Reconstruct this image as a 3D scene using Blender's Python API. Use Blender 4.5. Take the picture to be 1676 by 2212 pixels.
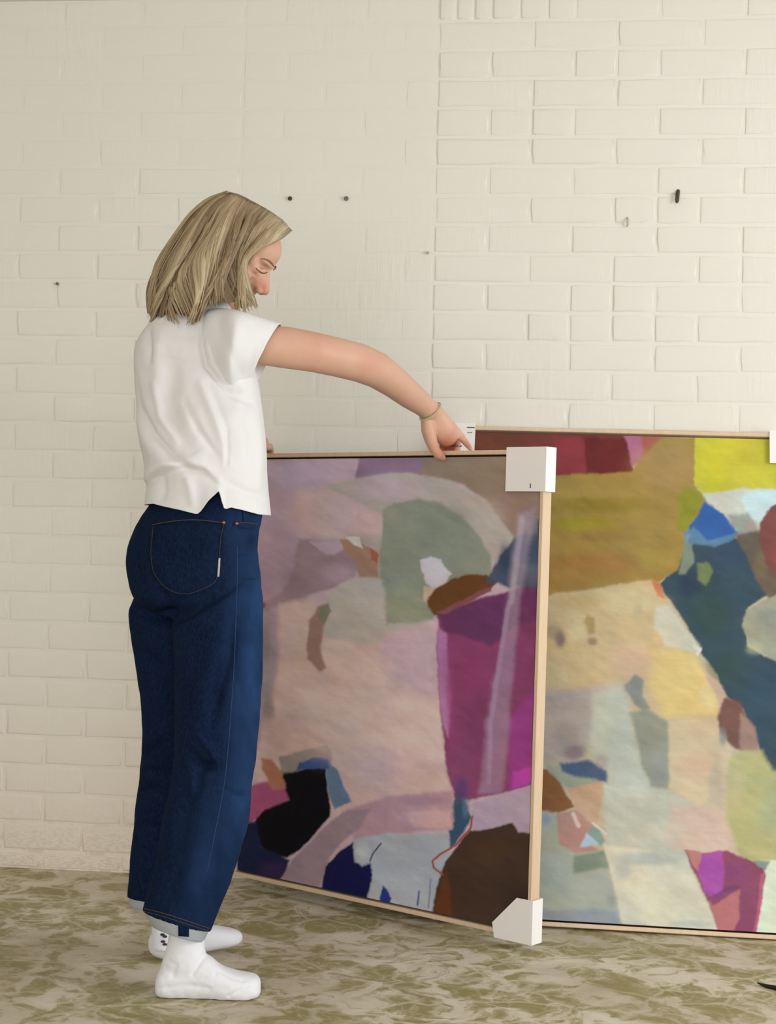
import bpy, bmesh, math, random
import numpy as np
from mathutils import Vector, Matrix
from mathutils.bvhtree import BVHTree

for o in list(bpy.data.objects):
    bpy.data.objects.remove(o)
SC = bpy.context.scene
COL = SC.collection

# ------------------------------------------------------------------ camera
FPX, PITCH, ROLL, YAW, DCAM, HCAM = 3406.315, 0.01518597, 0.02352649, 0.111036, 4.293493, 0.9531965
cF = Vector((-math.sin(YAW)*math.cos(PITCH), math.cos(YAW)*math.cos(PITCH), math.sin(PITCH)))
r0 = Vector((math.cos(YAW), math.sin(YAW), 0)); u0 = r0.cross(cF)
cR = math.cos(ROLL)*r0 + math.sin(ROLL)*u0
cU = -math.sin(ROLL)*r0 + math.cos(ROLL)*u0
cC = Vector((0, -DCAM, HCAM))
cd = bpy.data.cameras.new('camera'); cam = bpy.data.objects.new('camera', cd); COL.objects.link(cam)
cam.matrix_world = Matrix(((cR.x, cU.x, -cF.x, cC.x), (cR.y, cU.y, -cF.y, cC.y), (cR.z, cU.z, -cF.z, cC.z), (0, 0, 0, 1)))
cd.sensor_fit = 'VERTICAL'; cd.sensor_height = 24.0; cd.lens = 24.0*FPX/2212.0
cd.clip_start = 0.05; cd.clip_end = 100
SC.camera = cam

def P(px, py, d):
    """world point seen at photo pixel (px, py) at distance d along the view axis"""
    px, py, d = float(px), float(py), float(d)
    return cC + d*(cF + (px-838)/FPX*cR - (py-1106)/FPX*cU)
def proj(v):
    q = v - cC; z = q.dot(cF)
    return 838+FPX*q.dot(cR)/z, 1106-FPX*q.dot(cU)/z, z
def floor_depth(px, py, z=0.0):
    r = cF + (px-838)/FPX*cR - (py-1106)/FPX*cU
    return (z-HCAM)/r.z
def wall_point(px, py, y=0.0):
    r = cF + (px-838)/FPX*cR - (py-1106)/FPX*cU
    return cC + r*((y+DCAM)/r.y)

# ------------------------------------------------------------------ world, lights, exposure
W = bpy.data.worlds.new('world'); SC.world = W; W.use_nodes = True
bg = W.node_tree.nodes['Background']; bg.inputs[0].default_value = (0.86, 0.93, 1.0, 1); bg.inputs[1].default_value = 0.95
def area(name, loc, target, sx, sy, power, col):
    l = bpy.data.lights.new(name, 'AREA'); l.shape = 'RECTANGLE'; l.size = sx; l.size_y = sy
    l.energy = power; l.color = col
    o = bpy.data.objects.new(name, l); COL.objects.link(o); o.location = loc
    o.rotation_euler = (Vector(target)-Vector(loc)).to_track_quat('-Z', 'Y').to_euler()
    return o
area('window_daylight', (3.05, -2.3, 1.45), (0.0, -1.7, 1.05), 1.7, 1.5, 82, (0.90, 0.95, 1.0))
area('rear_fill', (-0.5, -7.0, 1.35), (-0.2, 0, 1.0), 4.4, 2.2, 97, (1.0, 0.975, 0.945))  # added soft fill lamp behind the camera; no doorway stands there
SC.view_settings.view_transform = 'Standard'; SC.view_settings.look = 'None'
SC.view_settings.exposure = 0.0; SC.view_settings.gamma = 1.0
SC.view_settings.use_curve_mapping = False

# ------------------------------------------------------------------ helpers
def lin(c):
    if isinstance(c, str):
        c = c.lstrip('#'); c = [int(c[i:i+2], 16)/255 for i in (0, 2, 4)]
    return tuple((v/12.92 if v <= 0.04045 else ((v+0.055)/1.055)**2.4) for v in c)
def rgba(c, k=1.0):
    l = lin(c); return (min(l[0]*k, .95), min(l[1]*k, .95), min(l[2]*k, .95), 1)

class Mat:
    def __init__(s, name, base=None, rough=0.7, spec=0.3):
        s.m = bpy.data.materials.new(name); s.m.use_nodes = True
        s.nt = s.m.node_tree; s.b = s.nt.nodes['Principled BSDF']
        s.b.inputs['Roughness'].default_value = rough
        s.b.inputs['Specular IOR Level'].default_value = spec
        if base is not None: s.b.inputs['Base Color'].default_value = base
        s.tc = None
    def n(s, t, **kw):
        nd = s.nt.nodes.new(t)
        for k, v in kw.items():
            if hasattr(nd, k): setattr(nd, k, v)
            else: nd.inputs[k.replace('_', ' ')].default_value = v
        return nd
    def l(s, a, b): s.nt.links.new(a, b)
    def coord(s, which='Object', scale=(1, 1, 1)):
        if s.tc is None: s.tc = s.n('ShaderNodeTexCoord')
        mp = s.n('ShaderNodeMapping'); mp.inputs['Scale'].default_value = scale
        s.l(s.tc.outputs[which], mp.inputs[0]); return mp.outputs[0]
    def noise(s, co, scale, detail=4, rough=.55, dist=0):
        nd = s.n('ShaderNodeTexNoise'); nd.inputs['Scale'].default_value = scale
        nd.inputs['Detail'].default_value = detail; nd.inputs['Roughness'].default_value = rough
        nd.inputs['Distortion'].default_value = dist
        s.l(co, nd.inputs['Vector']); return nd.outputs['Fac']
    def ramp(s, fac, stops, interp='LINEAR'):
        nd = s.n('ShaderNodeValToRGB'); nd.color_ramp.interpolation = interp
        e = nd.color_ramp.elements
        while len(e) < len(stops): e.new(0.5)
        for el, (p, c) in zip(e, stops):
            el.position = p; el.color = c
        s.l(fac, nd.inputs[0]); return nd.outputs[0]
    def mix(s, fac, a, b, mode='MIX'):
        nd = s.n('ShaderNodeMix', data_type='RGBA', blend_type=mode)
        if isinstance(fac, (int, float)): nd.inputs[0].default_value = fac
        else: s.l(fac, nd.inputs[0])
        for sock, v in ((nd.inputs[6], a), (nd.inputs[7], b)):
            if isinstance(v, tuple): sock.default_value = v
            else: s.l(v, sock)
        return nd.outputs[2]
    def math(s, op, a, b=None, clamp=False):
        nd = s.n('ShaderNodeMath', operation=op); nd.use_clamp = clamp
        for i, v in enumerate((a, b)):
            if v is None: continue
            if isinstance(v, (int, float)): nd.inputs[i].default_value = v
            else: s.l(v, nd.inputs[i])
        return nd.outputs[0]
    def bump(s, h, strength=.3, dist=.002):
        nd = s.n('ShaderNodeBump'); nd.inputs['Strength'].default_value = strength
        nd.inputs['Distance'].default_value = dist; s.l(h, nd.inputs['Height'])
        s.l(nd.outputs[0], s.b.inputs['Normal'])
    def color(s, c): s.l(c, s.b.inputs['Base Color'])

def link(name, me, mat=None, parent=None, label=None, cat=None, group=None, kind=None, smooth=False):
    o = bpy.data.objects.new(name, me); COL.objects.link(o)
    if mat is not None and not me.materials: me.materials.append(mat.m if isinstance(mat, Mat) else mat)
    if parent is not None:
        o.parent = parent; o.matrix_parent_inverse = parent.matrix_basis.inverted()
    if label: o['label'] = label
    if cat: o['category'] = cat
    if group: o['group'] = group
    if kind: o['kind'] = kind
    if smooth:
        me.polygons.foreach_set('use_smooth', [True]*len(me.polygons))
    return o
def empty(name, loc, label, cat, group=None):
    o = bpy.data.objects.new(name, None); COL.objects.link(o); o.location = loc
    o['label'] = label; o['category'] = cat; o.empty_display_size = .1
    if group: o['group'] = group
    return o
def mesh(verts, faces, name='mesh'):
    me = bpy.data.meshes.new(name); me.from_pydata([tuple(v) for v in verts], [], faces); me.update(); return me
def box_geo(x0, x1, y0, y1, z0, z1, M=None, V=None, Fc=None):
    V = [] if V is None else V; Fc = [] if Fc is None else Fc
    b = len(V)
    for x, y, z in ((x0,y0,z0),(x1,y0,z0),(x1,y1,z0),(x0,y1,z0),(x0,y0,z1),(x1,y0,z1),(x1,y1,z1),(x0,y1,z1)):
        v = Vector((x, y, z)); V.append(M @ v if M is not None else v)
    for f in ((0,3,2,1),(4,5,6,7),(0,1,5,4),(1,2,6,5),(2,3,7,6),(3,0,4,7)): Fc.append([b+i for i in f])
    return V, Fc
def bevel_mesh(me, w, seg=2):
    bm = bmesh.new(); bm.from_mesh(me)
    bmesh.ops.bevel(bm, geom=bm.edges[:], offset=w, segments=seg, affect='EDGES', profile=.6)
    bmesh.ops.recalc_face_normals(bm, faces=bm.faces[:]); bm.to_mesh(me); bm.free(); return me

def loft(rings, cap0=True, cap1=True, V=None, Fc=None):
    """rings: list of equal-length closed rings of Vectors"""
    V = [] if V is None else V; Fc = [] if Fc is None else Fc
    b = len(V); n = len(rings[0])
    for r in rings: V.extend(r)
    for i in range(len(rings)-1):
        for j in range(n):
            a = b+i*n+j; c = b+i*n+(j+1) % n
            Fc.append([a, c, c+n, a+n])
    for flag, i in ((cap0, 0), (cap1, len(rings)-1)):
        if flag:
            cen = sum(rings[i], Vector())/n; V.append(cen); ci = len(V)-1
            for j in range(n):
                a = b+i*n+j; c = b+i*n+(j+1) % n
                Fc.append([c, a, ci] if i == 0 else [a, c, ci])
    return V, Fc
def tube(pts, rads, n=16, V=None, Fc=None, flat=1.0, up=None, round_ends=True):
    """tapered tube through pts; flat scales the second axis"""
    pts = [Vector(p) for p in pts]; rings = []
    P2 = list(pts); R2 = list(rads)
    prevu = None
    allp = []
    if round_ends:
        d0 = (pts[0]-pts[1]).normalized(); d1 = (pts[-1]-pts[-2]).normalized()
        for k in (1.0, .87, .5): allp.append((pts[0]+d0*R2[0]*k*.9, R2[0]*math.sqrt(max(1-k*k, .004)), -d0))
    for i, (p, r) in enumerate(zip(P2, R2)):
        if i == 0: t = pts[1]-pts[0]
        elif i == len(pts)-1: t = pts[-1]-pts[-2]
        else: t = (pts[i+1]-pts[i]).normalized()+(pts[i]-pts[i-1]).normalized()
        allp.append((p, r, t.normalized()))
    if round_ends:
        for k in (.5, .87, 1.0): allp.append((pts[-1]+d1*R2[-1]*k*.9, R2[-1]*math.sqrt(max(1-k*k, .004)), d1))
    u = Vector(up) if up is not None else Vector((0, 0, 1))
    if abs(u.dot(allp[0][2])) > .95: u = Vector((1, 0, 0))
    for p, r, t in allp:
        u = (u - t*u.dot(t)).normalized(); w = t.cross(u)
        rings.append([p + r*(math.cos(a)*u*1.0 + math.sin(a)*w*flat) for a in [2*math.pi*j/n for j in range(n)]])
    return loft(rings, True, True, V, Fc)
def ellipsoid(c, r, M=None, V=None, Fc=None, n=20):
    V = [] if V is None else V; Fc = [] if Fc is None else Fc
    rings = []
    for i in range(1, n):
        ph = math.pi*i/n
        ring = []
        for j in range(n*2):
            a = 2*math.pi*j/(n*2)
            v = Vector((c[0]+r[0]*math.sin(ph)*math.cos(a), c[1]+r[1]*math.sin(ph)*math.sin(a), c[2]-r[2]*math.cos(ph)))
            ring.append(M @ v if M is not None else v)
        rings.append(ring)
    return loft(rings, True, True, V, Fc)
def crom(keys, n):
    """resample list of tuples with Catmull-Rom, n samples per span"""
    K = [np.array(k, float) for k in keys]; out = []
    for i in range(len(K)-1):
        p0 = K[max(i-1, 0)]; p1 = K[i]; p2 = K[i+1]; p3 = K[min(i+2, len(K)-1)]
        for j in range(n):
            t = j/n
            out.append(.5*((2*p1)+(-p0+p2)*t+(2*p0-5*p1+4*p2-p3)*t*t+(-p0+3*p1-3*p2+p3)*t**3))
    out.append(K[-1]); return [[float(v) for v in k] for k in out]
def eval_remesh(V, Fc, voxel, smooth_it=4, fac=.5):
    me = mesh(V, Fc, 'tmp'); o = bpy.data.objects.new('tmp', me); COL.objects.link(o)
    m = o.modifiers.new('r', 'REMESH'); m.mode = 'VOXEL'; m.voxel_size = voxel
    if smooth_it:
        s = o.modifiers.new('s', 'SMOOTH'); s.iterations = smooth_it; s.factor = fac
    dg = bpy.context.evaluated_depsgraph_get(); dg.update()
    me2 = bpy.data.meshes.new_from_object(o.evaluated_get(dg)); bpy.data.objects.remove(o); return me2
def get_co(me):
    a = np.empty(len(me.vertices)*3); me.vertices.foreach_get('co', a); return a.reshape(-1, 3)
def set_co(me, a): me.vertices.foreach_set('co', a.ravel()); me.update()
def get_no(me):
    a = np.empty(len(me.vertices)*3); me.vertices.foreach_get('normal', a); return a.reshape(-1, 3)
nF, nR, nU, nC = [np.array(v) for v in (cF, cR, cU, cC)]
def nproj(a):
    q = a-nC; z = q@nF
    return 838+FPX*(q@nR)/z, 1106-FPX*(q@nU)/z, z
def seg_dist(x, y, pts):
    """distance to polyline, plus signed side (left of travel positive) and parameter"""
    best = np.full(x.shape, 1e9); side = np.zeros(x.shape); par = np.zeros(x.shape)
    for i in range(len(pts)-1):
        ax, ay = pts[i]; bx, by = pts[i+1]; dx, dy = bx-ax, by-ay; L2 = dx*dx+dy*dy
        t = np.clip(((x-ax)*dx+(y-ay)*dy)/L2, 0, 1)
        d = np.hypot(x-ax-t*dx, y-ay-t*dy); m = d < best
        best[m] = d[m]; side[m] = np.sign((x-ax)*dy-(y-ay)*dx)[m]; par[m] = (i+t[m])/(len(pts)-1)
    return best, side, par
_rng = np.random.RandomState(5); _lat = _rng.rand(256, 256)
def vnoise(x, y):
    xi = np.floor(x).astype(int); yi = np.floor(y).astype(int); fx = x-xi; fy = y-yi
    fx = fx*fx*(3-2*fx); fy = fy*fy*(3-2*fy)
    g = lambda a, b: _lat[a % 256, b % 256]
    return (g(xi, yi)*(1-fx)+g(xi+1, yi)*fx)*(1-fy)+(g(xi, yi+1)*(1-fx)+g(xi+1, yi+1)*fx)*fy
def fbm(x, y, o=4):
    s = 0; a = .5
    for k in range(o): s = s+a*(vnoise(x*2**k+17*k, y*2**k+31*k)-.5); a *= .5
    return s*2

def drape_poly(bvh, poly, off=.002, step=4, thick=True):
    """patch of cloth lying on a surface: polygon given where the photo shows it"""
    xs = [p[0] for p in poly]; ys = [p[1] for p in poly]
    return None

# ------------------------------------------------------------------ materials
def wall_paint():
    m = Mat('painted_brick', rough=.62, spec=.25)
    co = m.coord('Object')
    big = m.noise(co, 1.3, 3)
    c = m.ramp(big, [(.3, (.775, .762, .695, 1)), (.7, (.80, .775, .715, 1))])
    geo = m.n('ShaderNodeNewGeometry'); sep = m.n('ShaderNodeSeparateXYZ'); m.l(geo.outputs['Position'], sep.inputs[0])
    # grime and scuffs near the floor
    low = m.math('SUBTRACT', 1.0, m.math('DIVIDE', sep.outputs[2], .95), clamp=True)
    g = m.noise(co, 5, 5, .6)
    dirt = m.math('MULTIPLY', low, m.math('ADD', .45, g), clamp=True)
    c = m.mix(m.math('MULTIPLY', dirt, .6), c, (.74, .61, .50, 1))
    lowst = m.math('MULTIPLY', m.math('SUBTRACT', 1.0, m.math('DIVIDE', sep.outputs[2], .2), clamp=True), m.math('GREATER_THAN', m.noise(co, 14, 4, .7), .52))
    c = m.mix(m.math('MULTIPLY', lowst, .35), c, (.42, .34, .2, 1))
    m.color(c)
    geo_co = geo.outputs['Position']
    mp = m.n('ShaderNodeMapping'); mp.inputs['Scale'].default_value = (75, 30, 11); m.l(geo_co, mp.inputs[0])
    drag = m.noise(mp.outputs[0], 1.0, 3, .6)          # wire cut scoring, vertical
    mask = m.math('SMOOTH_MIN', 1.0, m.math('MULTIPLY', m.math('SUBTRACT', m.noise(geo_co, 2.6, 2), .47, clamp=True), 6), clamp=True)
    fine = m.noise(geo_co, 70, 5, .65)
    ridge = m.math('POWER', drag, 3.0)
    h = m.math('ADD', m.math('MULTIPLY', m.math('MULTIPLY', ridge, mask), 1.6), m.math('MULTIPLY', fine, .35))
    m.bump(h, .36, .0035)
    return m
M_wall = wall_paint()
M_ceil = Mat('ceiling_paint', (.8, .77, .7, 1), .8, .2)
M_room = Mat('plain_plaster', (.72, .68, .6, 1), .8, .2)

def floor_mat():
    m = Mat('patterned_vinyl', rough=.55, spec=.35)
    geo = m.n('ShaderNodeNewGeometry'); co = geo.outputs['Position']
    # warp
    nz = m.n('ShaderNodeTexNoise'); nz.inputs['Scale'].default_value = 7; nz.inputs['Detail'].default_value = 4; m.l(co, nz.inputs['Vector'])
    vm = m.n('ShaderNodeVectorMath', operation='SCALE'); vm.inputs['Scale'].default_value = .16; m.l(nz.outputs['Color'], vm.inputs[0])
    va = m.n('ShaderNodeVectorMath', operation='ADD'); m.l(co, va.inputs[0]); m.l(vm.outputs[0], va.inputs[1])
    w = va.outputs[0]
    big = m.noise(w, 9, 5, .62, .6)
    c = m.ramp(big, [(.30, rgba('#8c8254')), (.45, rgba('#999063')), (.50, rgba('#ada384')), (.545, rgba('#cfc4b0')), (.70, rgba('#d8d0c2'))])
    # crackle veins
    vo = m.n('ShaderNodeTexVoronoi', feature='DISTANCE_TO_EDGE'); vo.inputs['Scale'].default_value = 7.5; m.l(w, vo.inputs['Vector'])
    vein = m.ramp(vo.outputs['Distance'], [(0.0, (1, 1, 1, 1)), (.07, (0, 0, 0, 1))])
    c = m.mix(m.math('MULTIPLY', vein, .55), c, rgba('#d9d0c0'))
    vo2 = m.n('ShaderNodeTexVoronoi', feature='DISTANCE_TO_EDGE'); vo2.inputs['Scale'].default_value = 19; m.l(w, vo2.inputs['Vector'])
    vein2 = m.ramp(vo2.outputs['Distance'], [(0.0, (1, 1, 1, 1)), (.09, (0, 0, 0, 1))])
    c = m.mix(m.math('MULTIPLY', vein2, .22), c, rgba('#ddd5c6'))
    # worn brown tint in patches, stronger to the left
    br = m.ramp(m.noise(co, 2.2, 3), [(.42, (0, 0, 0, 1)), (.62, (1, 1, 1, 1))])
    c = m.mix(m.math('MULTIPLY', br, .42), c, rgba('#8f7b55'))
    m.color(c)
    m.bump(m.noise(co, 40, 3), .1, .001)
    return m
M_floor = floor_mat()

# ------------------------------------------------------------------ setting
ZC = 2.44
V, Fc = box_geo(-3.4, 3.0, -7.5, .1, -.08, 0)
floor = link('floor', mesh(V, Fc), M_floor, kind='structure')
V, Fc = box_geo(-3.4, 3.0, -7.5, .1, ZC, ZC+.1)
ceiling = link('ceiling', mesh(V, Fc), M_ceil, kind='structure')
V, Fc = box_geo(-3.4, 3.0, 0, .1, 0, ZC)
wall_back = link('wall_back', mesh(V, Fc), M_wall, kind='structure')
V, Fc = box_geo(-3.5, -3.4, -7.5, .1, 0, ZC)
link('wall_left', mesh(V, Fc), M_room, kind='structure')
# right wall with a window opening y -3.2..-1.4, z .7..2.15
V, Fc = [], []
for b in ((-7.5, -3.2, 0, ZC), (-1.4, .1, 0, ZC), (-3.2, -1.4, 0, .7), (-3.2, -1.4, 2.2, ZC)):
    box_geo(3.0, 3.12, b[0], b[1], b[2], b[3], None, V, Fc)
link('wall_right', mesh(V, Fc), M_room, kind='structure')
M_white = Mat('white_gloss', (.8, .8, .78, 1), .4, .4)
V, Fc = [], []
for b in ((-3.2, -3.14, .7, 2.2), (-1.46, -1.4, .7, 2.2), (-2.33, -2.27, .7, 2.2), (-3.14, -1.46, .7, .76), (-3.14, -1.46, 2.14, 2.2)):
    box_geo(3.02, 3.08, b[0], b[1], b[2], b[3], None, V, Fc)
link('window_1', mesh(V, Fc), M_white, kind='structure')

# bricks of the painted wall -------------------------------------------------
CC, LL, Z0 = .08, .2272, 2.36834
def brick_mesh(k):
    """unit brick face, x 0..1, z 0..1, proud to y=-1 : worn, slightly bowed, soft arrises"""
    rnd = random.Random(k); V = []; Fc = []
    # three loops: back at y=0, shoulder, face
    def loop(inset, y, jit):
        idx = []
        pts = []
        for u, v in ((0,0),(.33,0),(.66,0),(1,0),(1,.5),(1,1),(.66,1),(.33,1),(0,1),(0,.5)):
            uu = inset*.045*(1 if u == 0 else -1 if u == 1 else 0)+u
            vv = inset*.13*(1 if v == 0 else -1 if v == 1 else 0)+v
            uu += rnd.uniform(-jit, jit)*.012; vv += rnd.uniform(-jit, jit)*.035
            pts.append((uu, y+rnd.uniform(-1, 1)*.06*jit, vv))
        s = len(V); V.extend(pts); return list(range(s, s+10))
    a = loop(0, .05, .8); b = loop(.3, -.62, 1); c = loop(1, -1, 1)
    V.append((.5+rnd.uniform(-.1, .1), -1-rnd.uniform(-.1, .25), .5)); m = len(V)-1
    for l0, l1 in ((a, b), (b, c)):
        for i in range(10):
            j = (i+1) % 10; Fc.append([l0[i], l0[j], l1[j], l1[i]])
    for i in range(10): Fc.append([c[i], c[(i+1) % 10], m])
    me = mesh(V, Fc, 'brick'); me.polygons.foreach_set('use_smooth', [True]*len(me.polygons)); me.materials.append(M_wall.m); return me
bms = [brick_mesh(k) for k in range(8)]
rb = random.Random(11)
XR, XL = wall_point(935, 600).x, wall_point(520, 400).x
cells = []
nrow = int(Z0/CC)+2
for k in range(-1, 30):
    zt = min(Z0-CC*k, ZC); zb = Z0-CC*(k+1)
    if zb < 0: zb = 0.0
    if zt-zb < .02: continue
    # right zone (straight edge at XR), infilled middle, left zone
    zones = []
    r_off = -.224 + (0 if k % 2 else LL/2); l_off = -1.545 + (0 if k % 2 == 0 else LL/2)
    def runs(x0, x1, off):
        j = math.floor((x0-off)/LL); xs = [x0]
        x = off+j*LL
        while x < x1:
            if x > x0+.08 and x < x1-.08: xs.append(x)
            x += LL
        xs.append(x1)
        return list(zip(xs[:-1], xs[1:]))
    for (a, b) in runs(XR, 2.95, r_off):
        if k == -1 and b < .22:          # a run of headers under the ceiling
            for q in range(3): cells.append((a+(b-a)*q/3, a+(b-a)*(q+1)/3, zb, zt, 'r', k))
        elif b-a > .2 and a < .7 and rb.random() < .13: cells.append((a, (a+b)/2, zb, zt, 'r', k)); cells.append(((a+b)/2, b, zb, zt, 'r', k))
        else: cells.append((a, b, zb, zt, 'r', k))
    m_off = -.57 + (0 if k % 2 else LL/2) + rb.uniform(-.01, .01)
    for (a, b) in runs(XL, XR, m_off): cells.append((a, b, zb, zt, 'm', k))
    for (a, b) in runs(-3.38, XL, l_off): cells.append((a, b, zb, zt, 'l', k))
vis, hid = [], []
for c in cells:
    cx, cz = (c[0]+c[1])/2, (c[2]+c[3])/2
    px, py, _ = proj(Vector((cx, 0, cz)))
    onscreen = -70 < px < 1740 and -20 < py < 1900
    behind = (px > 640 and py > 1010) or (px > 1080 and py > 955) or (330 < px < 545 and py > 760) or (400 < px < 530 and 470 < py < 640)
    (vis if onscreen and not behind else hid).append((abs(px-838)+abs(py-900), c))
vis.sort(key=lambda t: t[0])
hid += vis[300:]; vis = vis[:300]
def brick_xform(c):
    a, b, z0, z1, zone, k = c
    g = .0045 if zone != 'm' else .0035
    dep = {'r': .0042, 'm': .0013, 'l': .0036}[zone]*rb.uniform(.7, 1.25)
    if k < 5 and zone == 'l': dep *= .45
    if zone == 'm' and k > 14: dep = .0022
    if zone == 'r' and 1 < k < 5: dep *= 1.1
    return Matrix.Translation((a+g, 0, z0+g)) @ Matrix.Diagonal((b-a-2*g, dep, z1-z0-2*g, 1))
for _, c in vis:
    o = bpy.data.objects.new('brick', rb.choice(bms)); COL.objects.link(o); o.parent = wall_back
    o.matrix_basis = brick_xform(c)
V, Fc = [], []
for _, c in hid:
    X = brick_xform(c); me = rb.choice(bms); s = len(V)
    V.extend([X @ v.co for v in me.vertices]); Fc.extend([[s+i for i in p.vertices] for p in me.polygons])
link('brick', mesh(V, Fc), M_wall, wall_back, kind='stuff', smooth=False)

# ------------------------------------------------------------------ framed paintings
M_oak = Mat('pale_oak', rough=.5, spec=.3)
co = M_oak.coord('Object', (1, 1, 1))
M_oak.color(M_oak.mix(M_oak.noise(M_oak.coord('Object', (30, 30, 4)), 3, 4), rgba('#d3b595', 1.0), rgba('#e6cfb4', 1.0)))
M_gap = Mat('frame_rebate', rgba('#3a2a1c'), .8, .2)
M_card = Mat('white_card', (.90, .87, .86, 1), .75, .2)
M_card.bump(M_card.noise(M_card.coord('Object'), 30, 3), .12, .002)
M_ink = Mat('grey_print', rgba('#6e665e'), .7)
M_staple = Mat('dark_staple', rgba('#5a5148'), .45)

def paint_canvas(name, parent, MW, x0, x1, z0, z1, yv, cell, base, layers, k, seed):
    nx = int((x1-x0)/cell)+1; nz = int((z1-z0)/cell)+1
    gx, gz = np.meshgrid(np.linspace(x0, x1, nx), np.linspace(z0, z1, nz))
    rr = fbm(gx*60+seed, gz*60, 3)
    loc = np.stack([gx.ravel(), np.full(gx.size, yv)+.0006*rr.ravel(), gz.ravel()], 1)
    Mn = np.array(MW)
    wpos = loc@Mn[:3, :3].T+Mn[:3, 3]
    x, y, _ = nproj(wpos)
    col = np.tile(np.array(lin(base)), (len(x), 1))
    wob = fbm(x/40+seed, y/40, 4); wob2 = fbm(x/40+60+seed, y/40+90, 4)
    brush = fbm(x/70+5, y/9+seed, 4)
    dry = fbm(x/9+seed, y/5, 3); dry2 = fbm(x/6+30, y/9+seed, 3); stroke = fbm((x+y*.6)/60+11, (y-x*.6)/16+seed, 4)
    for L in layers:
        kind, pts, c = L[0], L[1], L[2]
        soft = L[3] if len(L) > 3 else 5; op = L[4] if len(L) > 4 else 1.0; wb = L[5] if len(L) > 5 else 4
        soft = soft*1.25 if kind == 'poly' else soft; lw = .4 if kind == 'line' else 1.0
        X = x+(wob*1.2+dry*.45)*wb*lw; Y = y+(wob2*1.2+dry2*.45)*wb*lw
        if kind == 'poly':
            xs = [p[0] for p in pts]; ys = [p[1] for p in pts]
            m = (X > min(xs)-soft*2) & (X < max(xs)+soft*2) & (Y > min(ys)-soft*2) & (Y < max(ys)+soft*2)
            xx, yy = X[m], Y[m]
            d, _, _ = seg_dist(xx, yy, list(pts)+[pts[0]])
            ins = np.zeros(len(xx), bool); n = len(pts)
            for i in range(n):
                ax, ay = pts[i]; bx, by = pts[(i+1) % n]
                if ay == by: continue
                cr = ((ay > yy) != (by > yy)) & (xx < (bx-ax)*(yy-ay)/(by-ay)+ax); ins ^= cr
            sd = np.where(ins, d, -d)
            a = np.clip((sd+1.5)/soft+.5, 0, 1)
        elif kind == 'line':
            m = np.ones(len(X), bool); d, _, _ = seg_dist(X, Y, pts[0]); a = np.clip((pts[1]/2-d)/soft+.5, 0, 1)
        else:   # blob  (cx, cy, rx, ry)
            cx, cy, rx, ry = pts; m = np.ones(len(X), bool)
            a = np.exp(-(((X-cx)/rx)**2+((Y-cy)/ry)**2)**1.3)
        a = a*a*(3-2*a)*op
        cc = np.array(lin(c))
        col[m] = col[m]*(1-a[:, None])+cc*a[:, None]
    # broad hand-brushed mottling
    col *= (1+.12*fbm(x/55+3, y/38+seed, 3)+.04*brush+.12*stroke)[:, None]
    tintv = fbm(x/80+70, y/70+seed, 3); col *= 1+tintv[:, None]*np.array([.10, .0, -.10])
    col = np.clip(col*np.array(k), .001, .88)
    me = bpy.data.meshes.new('canvas')
    idx = np.arange(nx*nz).reshape(nz, nx)
    q = np.stack([idx[:-1, :-1], idx[:-1, 1:], idx[1:, 1:], idx[1:, :-1]], -1).reshape(-1, 4)
    # thickness: border returns to the back
    me.from_pydata(loc.tolist(), [], q.tolist()); me.update()
    ca = me.color_attributes.new('paint', 'FLOAT_COLOR', 'POINT')
    ca.data.foreach_set('color', np.concatenate([col, np.ones((len(col), 1))], 1).ravel().astype(np.float32))
    bm = bmesh.new(); bm.from_mesh(me)
    ext = bmesh.ops.extrude_edge_only(bm, edges=[e for e in bm.edges if e.is_boundary])
    vs = [g for g in ext['geom'] if isinstance(g, bmesh.types.BMVert)]
    for v in vs: v.co.y += .014
    bm.faces.new([v for v in sorted([w for w in vs if min(abs(w.co.x-x0), abs(w.co.x-x1)) < 1e-5 and min(abs(w.co.z-z0), abs(w.co.z-z1)) < 1e-5], key=lambda w: math.atan2(w.co.z-(z0+z1)/2, w.co.x-(x0+x1)/2))])
    bm.to_mesh(me); bm.free()
    return link(name, me, M_canvas, parent, smooth=False)
M_canvas = Mat('painted_canvas', rough=.6, spec=.1)
at = M_canvas.n('ShaderNodeAttribute', attribute_name='paint')
wv = M_canvas.noise(M_canvas.coord('Object', (260, 1, 260)), 1.0, 2)
M_canvas.color(M_canvas.mix(1.0, at.outputs['Color'], M_canvas.ramp(M_canvas.noise(M_canvas.coord('Object', (9, 9, 60)), 3, 4), [(.3, (.975, .975, .975, 1)), (.7, (1.025, 1.025, 1.025, 1))]), 'MULTIPLY'))
M_canvas.bump(wv, .12, .0006)

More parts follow.
